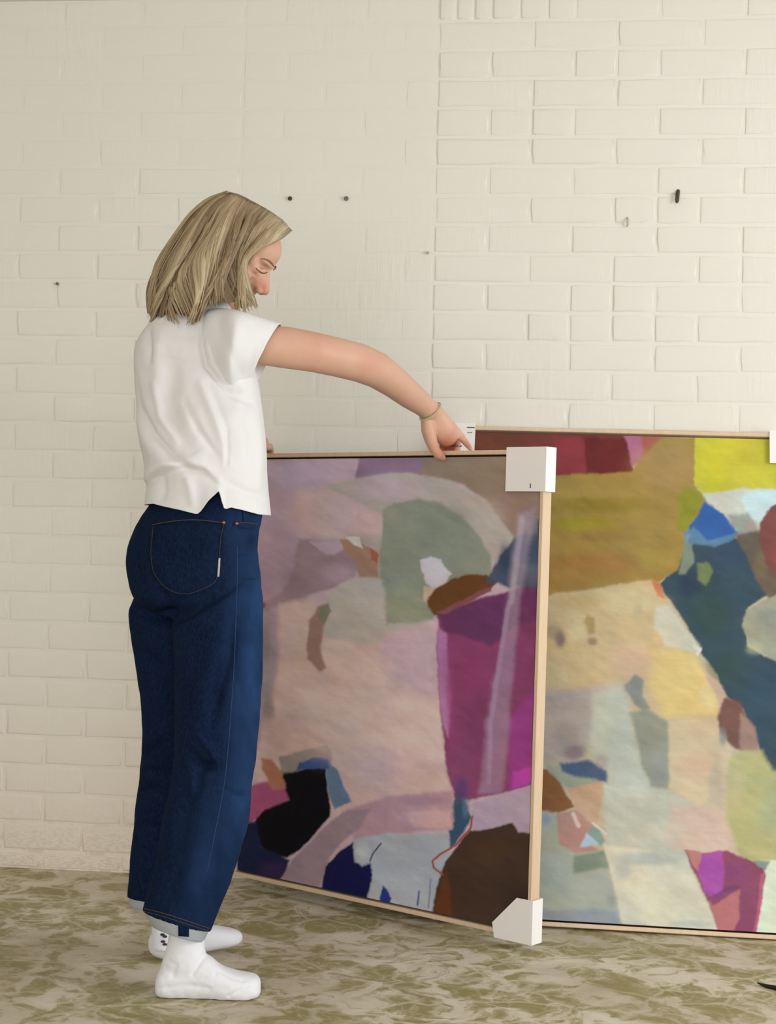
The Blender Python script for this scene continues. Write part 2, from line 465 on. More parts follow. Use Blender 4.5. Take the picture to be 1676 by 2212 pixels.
def rotm(rx, ry, rz):
    return Matrix.Rotation(rz, 4, 'Z') @ Matrix.Rotation(rx, 4, 'X') @ Matrix.Rotation(ry, 4, 'Y')
def frame_rails(parent, x0, x1, h, dep, fw):
    """floater frame in local coordinates: front at y=0, back at y=dep"""
    out = []
    specs = (('frame_rail', x0, x1, 0, fw), ('frame_rail', x0, x1, h-fw, h), ('frame_rail', x0, x0+fw, fw, h-fw), ('frame_rail', x1-fw, x1, fw, h-fw))
    for nm, a, b, c, d in specs:
        V, Fc = box_geo(a, b, 0, dep, c, d); me = mesh(V, Fc); bevel_mesh(me, .0012, 1)
        out.append(link(nm, me, M_oak, parent))
    V, Fc = box_geo(x0+fw, x1-fw, .024, dep-.002, fw, h-fw)
    link('rebate', mesh(V, Fc), M_gap, parent)
    return out
def protector(parent, prof, y0, y1, t=.0016, folds=()):
    """folded card corner: front panel (profile in x,z), two side walls and back panel as one hollow card shell"""
    V, Fc = [], []
    n = len(prof)
    for y in (y0, y0+t, y1-t, y1): V.extend([(p[0], y, p[1]) for p in prof])
    Fc.append(list(range(n))); Fc.append([n+i for i in range(n)][::-1])
    Fc.append([2*n+i for i in range(n)]); Fc.append([3*n+i for i in range(n)][::-1])
    for i in range(n):
        j = (i+1) % n
        Fc.append([i, n+i, n+j, j][::-1]); Fc.append([2*n+i, 3*n+i, 3*n+j, 2*n+j][::-1])
    for i in folds:
        j = (i+1) % n
        Fc.append([n+i, 2*n+i, 2*n+j, n+j][::-1])
    me = mesh(V, Fc); bm = bmesh.new(); bm.from_mesh(me); bmesh.ops.recalc_face_normals(bm, faces=bm.faces[:]); bm.to_mesh(me); bm.free()
    return link('corner_protector', me, M_card, parent)

# --- the carried painting
FW, FH, FD = .96, 1.13268, .034
A = empty('framed_painting', (-.05588, -.63261, .030), 'framed pink and magenta abstract painting being carried, white card protectors on its corners', 'painting')
A.rotation_euler = (0, 0, 0)
A.matrix_basis = Matrix.Translation((-.05588, -.63261, .030)) @ rotm(-.00947, .00347, -.5687)
def kid(o, parent):   # geometry is already in the parent's local frame
    o.matrix_parent_inverse = Matrix.Identity(4); return o
frame = frame_rails(A, -FW, 0, FH, FD, .0105)
front_layers = [
 ('poly', [(440,960),(700,960),(700,1170),(650,1300),(610,1500),(570,1620),(440,1620)], '#9a808a', 40),
 ('blob', (640,1010,90,60), '#a793a3', 5), ('poly', [(640,990),(778,985),(772,1032),(650,1035)], '#b09aaa', 14, .7),
 ('blob', (620,1130,90,80), '#a58b98', 5, .8),
 ('poly', [(640,1062),(835,1040),(830,1165),(740,1168),(650,1150)], '#b59b98', 26),
 ('blob', (720,1110,110,50), '#b39a9b', 5, .6),
 ('poly', [(905,975),(1175,970),(1170,1210),(1100,1165),(1060,1090),(1000,1045),(900,1028)], '#83705f', 8),
 ('blob', (1110,1110,60,70), '#846a60', 5, .8), ('blob', (1000,1010,70,25), '#80725f', 5, .7),
 ('poly', [(775,980),(918,978),(905,1024),(830,1026),(770,1033)], '#84697d', 6),
 ('poly', [(700,1048),(780,1034),(860,1024),(920,1028),(975,1042),(1030,1075),(1075,1115),(1106,1160),(1098,1195),(1072,1235),(1060,1200),(1040,1160),(1000,1112),(940,1086),(880,1076),(840,1088),(825,1110),(760,1080)], '#a1958b', 7),
 ('blob', (830,1055,80,28), '#ab959c', 5, .8), ('blob', (1040,1120,60,50), '#a29484', 5, .5),
 ('poly', [(700,1165),(830,1155),(828,1260),(760,1250),(700,1200)], '#9d8f86', 16),
 ('poly', [(826,1165),(830,1100),(850,1086),(900,1080),(950,1086),(1000,1120),(1035,1160),(1058,1200),(1062,1250),(1000,1244),(930,1345),(880,1352),(835,1350),(825,1280),(820,1200)], '#7c7e6e', 7),
 ('blob', (880,1310,50,50), '#868871', 5, .8), ('blob', (950,1120,60,30), '#787a68', 5, .6), ('blob', (845,1110,20,25), '#8c8577', 5, .7),
 ('poly', [(645,1165),(690,1170),(720,1168),(760,1190),(778,1220),(760,1245),(720,1268),(670,1285),(620,1300),(575,1320),(560,1312),(610,1280),(630,1250),(638,1220)], '#8e747a', 9),
 ('poly', [(672,1172),(725,1168),(745,1180),(720,1195),(700,1192)], '#a8909b', 6), ('blob', (725,1235,40,25), '#a0878f', 5, .8), ('blob', (640,1270,30,40), '#80686e', 5, .6),
 ('poly', [(735,1165),(775,1172),(815,1195),(816,1247),(775,1246),(770,1215),(745,1190)], '#93725f', 5),
 ('poly', [(800,1188),(816,1200),(814,1218),(802,1208)], '#91523f', 4), ('poly', [(748,1162),(775,1161),(782,1182),(765,1175)], '#c2bbae', 4),
 ('poly', [(700,1300),(720,1275),(770,1250),(825,1254),(835,1350),(930,1346),(930,1365),(900,1400),(820,1430),(760,1410),(700,1378),(695,1340)], '#a59b92', 12),
 ('poly', [(605,1310),(640,1298),(672,1300),(680,1330),(700,1375),(780,1395),(960,1350),(985,1750),(560,1770),(555,1620),(600,1450)], '#b99c94', 14),
 ('poly', [(830,1370),(952,1345),(958,1520),(890,1490),(820,1440)], '#b7999b', 18),
 ('poly', [(640,1490),(780,1480),(960,1530),(965,1640),(800,1620),(680,1570)], '#c4aaa0', 30),
 ('poly', [(700,1380),(760,1388),(800,1425),(838,1472),(852,1478),(760,1485),(700,1440)], '#bfa499', 9), ('line', ([(806,1430),(830,1462),(843,1474)], 5), '#bfab9c', 6, .6),
 ('blob', (655,1340,30,40), '#bda39a', 5, .7), ('blob', (820,1650,90,50), '#b59b9f', 5, .6), ('blob', (645,1400,14,60), '#b9a08f', 5, .8),
 ('poly', [(684,1312),(706,1306),(712,1320),(697,1350),(692,1400),(700,1440),(690,1450),(678,1435),(666,1425),(664,1390),(668,1340)], '#8d6c62', 7),
 ('poly', [(690,1314),(708,1308),(712,1322),(696,1345),(686,1335)], '#71705d', 7),
 ('blob', (575,1450,20,120), '#8b7c7b', 5, .8), ('blob', (580,1530,14,30), '#746b64', 5, .7), ('blob', (570,1390,14,40), '#756a66', 5, .6),
 ('blob', (562,1306,14,8), '#5a2a38', 5, .9),
 ('poly', [(945,1325),(1180,1250),(1175,1690),(1100,1708),(1030,1722),(985,1732),(972,1680),(960,1600),(950,1500),(945,1400),(948,1350)], '#7c3b59', 6),
 ('poly', [(945,1360),(962,1368),(975,1500),(968,1590),(958,1560),(950,1500)], '#a36c90', 8), ('blob', (975,1500,10,110), '#8d3e6c', 5, .6),
 ('blob', (1010,1440,60,80), '#82395c', 5, .5), ('blob', (1040,1560,40,90), '#713852', 5, .6), ('blob', (1000,1660,30,60), '#7a4260', 5, .7),
 ('poly', [(945,1325),(1180,1250),(1170,1335),(1110,1350),(1060,1395),(1000,1372),(958,1362)], '#5d3151', 9), ('blob', (1140,1330,30,40), '#66304f', 5, .6),
 ('poly', [(1100,1560),(1165,1480),(1160,1696),(1100,1706)], '#8a3a73', 14), ('poly', [(1108,1670),(1160,1655),(1155,1690),(1108,1702)], '#a93f90', 7),
 ('poly', [(908,1210),(930,1204),(952,1210),(960,1228),(974,1240),(958,1262),(938,1272),(922,1262),(910,1235)], '#b3aaac', 4),
 ('poly', [(918,1270),(940,1272),(930,1296),(930,1310),(918,1300)], '#b59a84', 5),
 ('poly', [(924,1300),(940,1274),(975,1254),(1010,1242),(1050,1242),(1078,1254),(1050,1274),(1000,1298),(965,1320),(940,1328),(927,1312)], '#5d3c20', 5),
 ('poly', [(945,1322),(1000,1296),(1060,1268),(1060,1276),(1000,1308),(960,1325)], '#76464c', 4),
 ('poly', [(1050,1256),(1080,1205),(1110,1165),(1180,1115),(1175,1262),(1100,1268),(1075,1258)], '#404858', 7),
 ('blob', (1150,1240,24,26), '#5b5a68', 5, .7), ('blob', (1090,1210,14,34), '#2e3a4c', 5, .7), ('blob', (1145,1130,22,30), '#7a6f76', 5, .9),
 ('poly', [(1122,1110),(1158,1098),(1140,1200),(1122,1290),(1112,1400),(1100,1550),(1085,1710),(1035,1712),(1052,1560),(1082,1400),(1098,1285),(1108,1200)], '#a08c97', 13, .42),
 ('line', ([(1128,1120),(1112,1240),(1104,1300)], 12), '#b0a4ac', 9, .35), ('line', ([(1100,1300),(1080,1420),(1060,1560),(1055,1690)], 10), '#9d7f95', 6, .55),
 ('poly', [(1022,1735),(1150,1698),(1150,1808),(1120,1800),(1108,1780),(1020,1792)], '#a58c95', 5),
 ('blob', (996,1710,16,34), '#513a64', 5, .9),
 ('poly', [(975,1740),(985,1724),(1004,1735),(1016,1765),(1000,1800),(980,1825),(968,1832)], '#33495c', 6), ('blob', (1005,1745,8,20), '#536a7a', 5, .7),
 ('poly', [(740,1755),(800,1732),(880,1716),(975,1712),(976,1790),(900,1794),(830,1804),(765,1820),(770,1780)], '#a27e84', 9),
 ('poly', [(870,1755),(976,1748),(975,1788),(900,1785)], '#b5918f', 10), ('blob', (920,1730,60,10), '#8d6f78', 5, .6),
 ('poly', [(610,1665),(640,1655),(700,1655),(704,1680),(712,1740),(712,1762),(680,1800),(650,1832),(620,1850),(590,1850),(560,1825),(550,1795),(553,1765),(575,1745),(622,1728),(612,1700)], '#08070e', 5),
 ('poly', [(606,1637),(660,1622),(705,1608),(714,1625),(712,1652),(610,1668)], '#867873', 6),
 ('poly', [(700,1640),(728,1665),(756,1730),(722,1746),(713,1720),(703,1660)], '#5b6d84', 5), ('poly', [(645,1650),(680,1638),(705,1642),(708,1660),(640,1662)], '#2f4b79', 5),
 ('poly', [(530,1700),(580,1690),(612,1700),(624,1726),(570,1748),(530,1790)], '#94496b', 7), ('poly', [(568,1638),(588,1642),(608,1668),(616,1702),(588,1705),(570,1665)], '#9b6750', 6),
 ('poly', [(530,1780),(552,1776),(565,1830),(625,1858),(600,1905),(490,1890),(515,1830)], '#151c36', 7), ('blob', (590,1880,34,22), '#33213f', 5, .8),
 ('poly', [(598,1915),(640,1850),(700,1790),(740,1755),(800,1748),(778,1790),(740,1815),(712,1850),(692,1910),(690,1935),(600,1925)], '#897379', 7),
 ('poly', [(693,1935),(705,1872),(740,1835),(767,1818),(768,1860),(782,1868),(806,1862),(812,1885),(792,1945)], '#13123c', 5),
 ('poly', [(765,1815),(830,1803),(970,1803),(968,1850),(950,1900),(938,1985),(792,1950),(806,1888),(804,1862),(782,1868),(768,1860)], '#97989b', 5),
 ('blob', (785,1835,14,22), '#a6a9a4', 5, .9), ('line', ([(822,1822),(805,1845),(800,1860)], 3), '#2a2a48', 3),
 ('poly', [(820,1945),(826,1916),(846,1940),(842,1950)], '#22306a', 4), ('line', ([(905,1925),(902,1955)], 4), '#4a5272', 3), ('line', ([(930,1900),(926,1960)], 3), '#6a6f80', 3),
 ('poly', [(1015,1795),(1060,1790),(1108,1780),(1120,1800),(1160,1806),(1160,1960),(1060,2020),(930,1990),(945,1920),(962,1860),(988,1830)], '#3e2c21', 5),
 ('poly', [(930,1990),(952,1925),(964,1880),(972,1930),(975,2000)], '#56301c', 8), ('blob', (1060,1840,40,30), '#45301f', 5, .8), ('blob', (1110,1930,40,30), '#33261f', 5, .6),
 ('line', ([(1020,1762),(1016,1790),(985,1825),(950,1845),(934,1860),(936,1874),(956,1890)], 4.5), '#8f4232', 3),
 ('blob', (740,1600,90,50), '#bfa399', 5, .6), ('blob', (600,1590,30,40), '#a48b84', 5, .7), ('blob', (640,1560,40,50), '#b89b93', 5, .6),
]
KP = 1.12
paint_canvas('canvas', A, A.matrix_basis, -FW+.0155, -.0155, .0155, FH-.0155, .007, .0026, '#b0969a', front_layers, (1.58, 1.68, 1.90), 3)
for o in A.children: kid(o, A)
g = .004
def sq(x0, x1, z0, z1): return [(x0, z0), (x1, z0), (x1, z1), (x0, z1)]
protector(A, sq(-.105, .007, FH-.098, FH+.006), -g, FD+g, folds=(1, 2))
protector(A, [(-.098, -.010), (.007, -.010), (.007, .092), (-.024, .092), (-.038, .092), (-.105, .024)], -g, FD+g, folds=(0, 1))
for o in A.children: kid(o, A)
V, Fc = box_geo(-.036, -.033, -g-.0006, -g, FH-.088, FH-.080); V2, F2 = box_geo(-.0365, -.0325, -g-.0006, -g, FH-.090, FH-.088, None, V, Fc)
kid(link('printed_mark', mesh(V, Fc), M_ink, A), A)

# --- the painting leaning on the wall
BW, BH, BD = .875, 1.296, .034
B = empty('framed_painting', (-.3007, -.4051, .008), 'large framed yellow ochre and slate abstract painting leaning against the brick wall', 'painting')
B.matrix_basis = Matrix.Translation((-.3007, -.3990, .0105)) @ rotm(-.28, .0085, .0026)
frame_rails(B, 0, BW, BH, BD, .0105)
back_layers = [
 ('poly', [(960,900),(1375,945),(1364,1025),(1210,1030),(960,1010)], '#6d3b31', 5), ('poly', [(1195,945),(1275,948),(1265,1022),(1200,1028)], '#83393b', 10),
 ('poly', [(1262,945),(1348,948),(1370,1022),(1268,1027)], '#642c29', 6), ('blob', (1080,960,60,30), '#68422f', 5, .7),
 ('poly', [(1348,940),(1432,945),(1400,985),(1368,1008)], '#a5677e', 6), ('poly', [(1385,940),(1432,945),(1390,990)], '#9b564a', 8),
 ('poly', [(960,1010),(1200,1028),(1366,1022),(1400,975),(1430,945),(1507,948),(1503,1060),(1522,1075),(1515,1110),(1480,1160),(1470,1230),(1420,1257),(1330,1262),(1180,1300),(960,1300)], '#967d40', 6),
 ('blob', (1440,1010,70,60), '#9d8250', 5, .9), ('blob', (1300,1060,90,26), '#9a8444', 5, .7), ('blob', (1290,1092,110,18), '#84742a', 5, .8), ('blob', (1260,1130,80,18), '#93862a', 5, .85),
 ('blob', (1310,1160,70,12), '#8a703c', 5, .8), ('blob', (1430,1150,20,24), '#8f7c42', 5, .8), ('blob', (1290,1220,110,28), '#976f3b', 5, .85), ('blob', (1420,1210,50,30), '#a08a44', 5, .7), ('blob', (1230,1260,60,20), '#93723a', 5, .7),
 ('poly', [(1462,1070),(1490,1052),(1515,1070),(1512,1110),(1480,1150),(1462,1140),(1468,1100)], '#84852f', 12),
 ('poly', [(1503,945),(1780,945),(1780,1058),(1600,1060),(1520,1070),(1503,1045),(1500,1010)], '#b9b23c', 5), ('blob', (1540,1010,30,60), '#c0ba30', 5, .7),
 ('poly', [(1518,1068),(1600,1058),(1780,1056),(1780,1170),(1640,1150),(1600,1135),(1565,1118),(1535,1098)], '#b9bba8', 5), ('poly', [(1612,1064),(1780,1058),(1780,1100),(1650,1130),(1615,1110),(1605,1085)], '#b6ccc6', 8),
 ('poly', [(1572,1112),(1615,1108),(1640,1145),(1620,1160),(1585,1150)], '#8d9282', 9), ('blob', (1622,1135,16,14), '#9a8a7e', 5, .8),
 ('poly', [(1490,1160),(1560,1155),(1600,1165),(1640,1230),(1660,1280),(1615,1310),(1605,1340),(1612,1395),(1650,1420),(1780,1440),(1780,1690),(1660,1668),(1640,1620),(1610,1530),(1570,1505),(1553,1460),(1510,1402),(1480,1345),(1445,1290),(1425,1262),(1465,1232),(1478,1190)], '#384b52', 5),
 ('blob', (1560,1200,50,40), '#3a4c5c', 5, .8), ('blob', (1490,1265,30,30), '#2f3b4c', 5, .8), ('blob', (1530,1330,50,60), '#364a43', 5, .8), ('blob', (1560,1440,40,40), '#34493f', 5, .6), ('blob', (1640,1540,50,80), '#364c58', 5, .6),
 ('poly', [(1522,1084),(1560,1110),(1592,1150),(1570,1168),(1510,1172),(1488,1150),(1490,1135),(1508,1115)], '#345b92', 5),
 ('poly', [(1478,1150),(1500,1140),(1530,1168),(1560,1160),(1598,1148),(1580,1165),(1545,1178),(1500,1172),(1480,1190)], '#5b8093', 6, .8),
 ('poly', [(1478,1170),(1492,1180),(1498,1215),(1480,1240),(1468,1240),(1474,1200)], '#76856f', 7), ('poly', [(1508,1218),(1530,1215),(1538,1235),(1524,1262),(1508,1250)], '#6d7d52', 7),
 ('poly', [(1590,1155),(1640,1145),(1700,1230),(1665,1300),(1645,1270),(1630,1235),(1605,1190)], '#63594b', 8), ('blob', (1645,1215,18,30), '#7a6a4c', 5, .6),
 ('poly', [(1700,1075),(1665,1095),(1644,1128),(1641,1170),(1655,1215),(1690,1255),(1780,1250),(1780,1080)], '#744841', 5), ('blob', (1680,1200,16,40), '#8a4440', 5, .7),
 ('poly', [(1700,1275),(1645,1298),(1612,1318),(1604,1350),(1618,1390),(1650,1412),(1700,1440),(1760,1400),(1760,1300)], '#92937b', 6), ('blob', (1660,1340,40,30), '#7d8072', 5, .6), ('blob', (1630,1400,20,16), '#a3a584', 5, .6),
 ('poly', [(960,1300),(1180,1290),(1320,1265),(1408,1254),(1428,1268),(1445,1312),(1480,1362),(1513,1400),(1504,1418),(1510,1455),(1560,1490),(1568,1545),(1530,1565),(1400,1545),(1180,1500),(960,1500)], '#bca87c', 7),
 ('poly', [(1408,1254),(1428,1262),(1436,1292),(1422,1285)], '#b9774e', 5), ('blob', (1350,1300,80,28), '#c6b98c', 5, .9), ('blob', (1250,1300,60,20), '#b39c66', 5, .7), ('blob', (1380,1330,14,30), '#b2a57c', 5, .6),
 ('poly', [(1420,1310),(1445,1312),(1480,1362),(1513,1398),(1500,1412),(1440,1395),(1415,1350)], '#c0bda2', 10), ('poly', [(1410,1405),(1500,1412),(1512,1450),(1545,1490),(1545,1540),(1440,1545),(1400,1480)], '#cab575', 16),
 ('blob', (1360,1430,60,40), '#c2a785', 5, .9), ('blob', (1270,1430,60,40), '#bfac7c', 5, .7), ('blob', (1530,1500,20,30), '#c9bd88', 5, .8),
 ('poly', [(1525,1458),(1560,1480),(1572,1530),(1560,1550),(1548,1500)], '#b3a08c', 8), ('line', ([(1500,1396),(1512,1402),(1506,1412)], 8), '#cfcab4', 4),
 ('blob', (1210,1380,14,18), '#74645c', 5, .9), ('blob', (1195,1365,20,18), '#8f8468', 5, .7), ('poly', [(1268,1330),(1282,1335),(1282,1368),(1270,1370),(1262,1345)], '#a08a5a', 7), ('blob', (1280,1385,12,9), '#86705a', 5, .8), ('blob', (1245,1365,20,26), '#c4b88c', 5, .8),
 ('poly', [(960,1500),(1290,1490),(1285,1600),(1240,1645),(960,1660)], '#a3988a', 20), ('blob', (1220,1590,30,30), '#8f8377', 5, .7), ('blob', (1240,1625,26,16), '#80706f', 5, .9), ('blob', (1330,1500,60,30), '#b3ac9c', 5, .8),
 ('poly', [(1285,1500),(1350,1492),(1370,1600),(1400,1690),(1500,1735),(1520,1835),(1480,1850),(1320,1850),(1300,1700),(1275,1600)], '#b1b39c', 16), ('blob', (1300,1560,20,60), '#b3b698', 5, .7), ('blob', (1350,1720,50,50), '#b6b7a2', 5, .7),
 ('poly', [(1350,1478),(1372,1458),(1388,1470),(1385,1505),(1402,1530),(1392,1540),(1370,1520),(1352,1492)], '#85877a', 7), ('poly', [(1362,1540),(1400,1535),(1445,1560),(1445,1702),(1408,1698),(1390,1660),(1378,1600)], '#8c8e79', 9), ('blob', (1425,1660,18,40), '#868a80', 5, .7),
 ('poly', [(1445,1560),(1550,1555),(1580,1620),(1560,1700),(1510,1740),(1447,1700)], '#beae8a', 10), ('blob', (1500,1660,40,30), '#bfa487', 5, .8), ('blob', (1545,1700,16,60), '#a69c84', 5, .7),
 ('poly', [(1180,1655),(1290,1655),(1300,1720),(1230,1700),(1190,1690)], '#8f977e', 12), ('poly', [(1208,1650),(1270,1642),(1308,1665),(1308,1688),(1260,1678),(1215,1665)], '#47596f', 8), ('blob', (1300,1645,16,16), '#a08c80', 5, .6),
 ('poly', [(1150,1655),(1180,1665),(1210,1695),(1240,1742),(1205,1752),(1150,1752)], '#7e5633', 5), ('poly', [(1225,1705),(1300,1690),(1290,1770),(1275,1790),(1245,1745)], '#b79879', 8),
 ('poly', [(1170,1756),(1205,1756),(1215,1830),(1300,1840),(1322,1900),(1345,2005),(1150,2000),(1150,1780)], '#9ca18e', 12), ('poly', [(1203,1755),(1245,1750),(1285,1792),(1255,1822),(1290,1836),(1240,1842),(1210,1824)], '#a98474', 5),
 ('line', ([(1238,1758),(1250,1785)], 8), '#cbb3a6', 5), ('poly', [(1268,1800),(1292,1822),(1254,1828)], '#a3b7c2', 4), ('poly', [(1275,1785),(1292,1790),(1306,1815),(1296,1826),(1270,1800)], '#7c9282', 5), ('line', ([(1280,1778),(1310,1802)], 4), '#c7c6b0', 4),
 ('poly', [(1240,1850),(1312,1838),(1316,1872),(1240,1888)], '#77856e', 8), ('poly', [(1160,1965),(1330,1968),(1345,2005),(1160,2000)], '#8a9192', 10), ('blob', (1180,1770,10,14), '#6f86a0', 5, .6), ('blob', (1320,1945,10,14), '#8d9288', 5, .8),
 ('poly', [(1305,1825),(1480,1850),(1500,1900),(1545,2000),(1560,2030),(1350,2005),(1325,1900)], '#c4c0a3', 6), ('blob', (1410,1930,40,45), '#cfc8a6', 5, .8), ('blob', (1400,1855,90,16), '#a4aa9b', 5, .85), ('blob', (1345,1880,20,26), '#a9ada0', 5, .7), ('blob', (1370,2000,30,12), '#b0aeb0', 5, .6), ('blob', (1490,1995,50,8), '#a7ad9b', 5, .7),
 ('poly', [(1450,1740),(1540,1745),(1600,1760),(1600,1845),(1480,1842),(1440,1820)], '#c0ab94', 18), ('blob', (1440,1800,50,30), '#bdb69c', 5, .6), ('blob', (1530,1790,30,40), '#bfa592', 5, .6),
 ('poly', [(1565,1508),(1600,1518),(1632,1600),(1622,1622),(1590,1618),(1558,1585),(1548,1550)], '#705046', 7), ('poly', [(1602,1540),(1630,1570),(1636,1625),(1600,1622)], '#93786a', 9), ('blob', (1560,1590,10,20), '#7f857c', 5, .8),
 ('poly', [(1575,1640),(1600,1625),(1645,1625),(1668,1665),(1780,1690),(1780,1870),(1600,1865),(1570,1760)], '#a9a671', 12), ('blob', (1670,1760,30,60), '#9ca178', 5, .8), ('blob', (1590,1700,20,50), '#b3a880', 5, .5),
 ('poly', [(1645,1862),(1780,1850),(1780,2070),(1620,2040)], '#c5cfb1', 6), ('poly', [(1615,1862),(1660,1862),(1650,1880),(1630,1880)], '#7d8a80', 5),
 ('poly', [(1478,1838),(1520,1842),(1570,1840),(1610,1855),(1645,1878),(1650,1892),(1642,1960),(1628,2040),(1562,2035),(1540,1975),(1510,1905)], '#82475a', 5),
 ('poly', [(1500,1845),(1560,1840),(1562,1930),(1545,1950),(1522,1925),(1505,1880)], '#9d5090', 6), ('poly', [(1480,1838),(1512,1842),(1505,1880)], '#b6796d', 5), ('blob', (1590,1880,24,26), '#7e4468', 5, .7),
 ('poly', [(1530,1945),(1595,1918),(1596,1985),(1575,2035),(1560,2035)], '#ad6c68', 6), ('poly', [(1528,1944),(1580,1912),(1598,1915),(1540,1955)], '#6f3c5c', 6, .8), ('line', ([(1646,1890),(1640,1960),(1628,2030)], 7), '#a8596a', 5),
]
paint_canvas('canvas', B, B.matrix_basis, .0155, BW-.0155, .0155, BH-.0155, .007, .003, '#b5a988', back_layers, (1.18, 1.19, 1.38), 41)
protector(B, sq(-.006, .049, BH-.085, BH+.006), -g, BD+g, folds=(2, 3))
protector(B, sq(BW-.049, BW+.006, BH-.085, BH+.006), -g, BD+g, folds=(1, 2))
V, Fc = box_geo(.026, .047, -g-.0007, -g, BH-.0075, BH-.005)
link('staple', mesh(V, Fc), M_staple, B)
V, Fc = [], []
for i, (a, w) in enumerate(((.028, .002), (.031, .0015), (.0335, .002), (.037, .004))): box_geo(a, a+w, -g-.0006, -g, BH-.0225+.001*(i % 2), BH-.0195, None, V, Fc)
link('printed_mark', mesh(V, Fc), M_ink, B)
for o in B.children: kid(o, B)

# ------------------------------------------------------------------ person
M_skin = Mat('skin', rough=.5, spec=.35)
nz = M_skin.noise(M_skin.coord('Object'), 14, 4, .6)
geo = M_skin.n('ShaderNodeAttribute', attribute_name='flush_shade')
cs = M_skin.mix(nz, rgba('#c99c84'), rgba('#d8af98'))
cs = M_skin.mix(geo.outputs['Fac'], cs, rgba('#c4705a'))
M_skin.color(cs)
M_skin.b.inputs['Subsurface Weight'].default_value = .12; M_skin.b.inputs['Subsurface Radius'].default_value = (.01, .004, .002)
M_skin.b.inputs['Subsurface Scale'].default_value = .5
M_shirt = Mat('white_cotton', (.765, .755, .765, 1), .85, .15)
M_shirt.bump(M_shirt.noise(M_shirt.coord('Object'), 260, 2), .08, .0006)
M_jean = Mat('dark_denim', rough=.9, spec=.03)
jc = M_jean.coord('Object')
wash = M_jean.noise(jc, 9, 5, .6); fine = M_jean.noise(M_jean.coord('Object', (1, 1, .35)), 330, 3, .7)
gp = M_jean.n('ShaderNodeNewGeometry'); sp = M_jean.n('ShaderNodeSeparateXYZ'); M_jean.l(gp.outputs['Position'], sp.inputs[0])
low = M_jean.math('SUBTRACT', 1.0, M_jean.math('DIVIDE', sp.outputs[2], 1.0), clamp=True)
jc1 = M_jean.mix(M_jean.math('MULTIPLY', wash, .8), (.0025, .005, .016, 1), (.0065, .018, .058, 1))
side_lit = M_jean.n('ShaderNodeAttribute', attribute_name='falloff')
jc1 = M_jean.mix(side_lit.outputs['Fac'], jc1, (.022, .060, .165, 1))  # paler denim where the side light is painted in
jc2 = M_jean.mix(M_jean.ramp(fine, [(.35, (0, 0, 0, 1)), (.75, (.55, .55, .55, 1))]), jc1, (.018, .034, .08, 1))
M_jean.color(jc2); M_jean.bump(fine, .25, .0012)
M_thread = Mat('tan_thread', rgba('#54463a', .8), .8)
M_tab = Mat('pale_tab', rgba('#b8aeb0'), .8)
M_rivet = Mat('copper_rivet', rgba('#9a6a44'), .4); M_rivet.b.inputs['Metallic'].default_value = .8
M_lining = Mat('denim_reverse', rgba('#a9b0b4'), .85, .15)
M_sock = Mat('white_sock', (.80, .80, .85, 1), .9, .1)
M_sock.bump(M_sock.noise(M_sock.coord('Object'), 180, 2), .2, .001)
M_mark = Mat('dark_knit', rgba('#3c3f46'), .9)
M_hair = Mat('blonde_hair', rough=.5, spec=.35)
at = M_hair.n('ShaderNodeAttribute', attribute_name='tint')
hn = M_hair.noise(M_hair.coord('Object', (240, 240, 26)), 1.0, 3, .6)
hc = M_hair.ramp(M_hair.math('ADD', M_hair.math('MULTIPLY', at.outputs['Fac'], .75), M_hair.math('MULTIPLY', hn, .25)), [(.05, rgba('#5f4a36')), (.35, rgba('#8c765c')), (.62, rgba('#ae9a7c')), (.95, rgba('#cabb9a'))])
M_hair.color(hc)
M_browm = Mat('brow_hair', rgba('#7d5f45'), .7); M_lash = Mat('lash_hair', rgba('#6b4838'), .7)
M_lid = Mat('lid_shadow', rgba('#a67862'), .6)
M_lip = Mat('lip', rgba('#b8736a'), .5)
M_bead = Mat('bracelet_beads', rgba('#b9c0a0'), .35, .5)
M_silver = Mat('silver_ring', rgba('#8f8a84'), .3); M_silver.b.inputs['Metallic'].default_value = .9

PN = empty('person', tuple(P(445, 2110, 3.3).xy) + (0,), 'person with blonde hair, white t-shirt and dark jeans, carrying a framed painting in white socks', 'person')
PN.matrix_basis = Matrix.Translation(PN.location)
def part(name, me, mat, parent=None, **kw):
    return link(name, me, mat, parent or PN, **kw)
# parent inverse for second-level parts
def subpart(name, me, mat, parent, **kw):
    o = link(name, me, mat, parent, **kw); o.matrix_parent_inverse = (PN.matrix_basis @ PN.matrix_basis.inverted()).inverted(); return o

def pring(keys, n, sk=0.0, pw=2.4, nper=6, comp=0.0):
    """rings from keys (yl, yr, xl, xr, d, b): silhouette left/right point in the photo, centre distance, half depth"""
    out = []
    for k in crom(keys, nper):
        yl, yr, xl, xr, d, b = k; ring = []
        hw = (xr-xl)/2*d/FPX
        for j in range(n):
            a = 2*math.pi*j/n; c, s_ = math.cos(a), math.sin(a)
            ex = math.copysign(abs(c)**(2/pw), c); ez = math.copysign(abs(s_)**(2/pw), s_)
            px = (xl+xr)/2+(xr-xl)/2*ex; py = (yl+yr)/2+(yr-yl)/2*ex
            ring.append(P(px, py, d)+cF*(b*ez+sk*hw*ex)-cU*(comp*b*ez*(py-1106)/FPX))
        out.append(ring)
    return out
def m_(px, d): return px*d/FPX

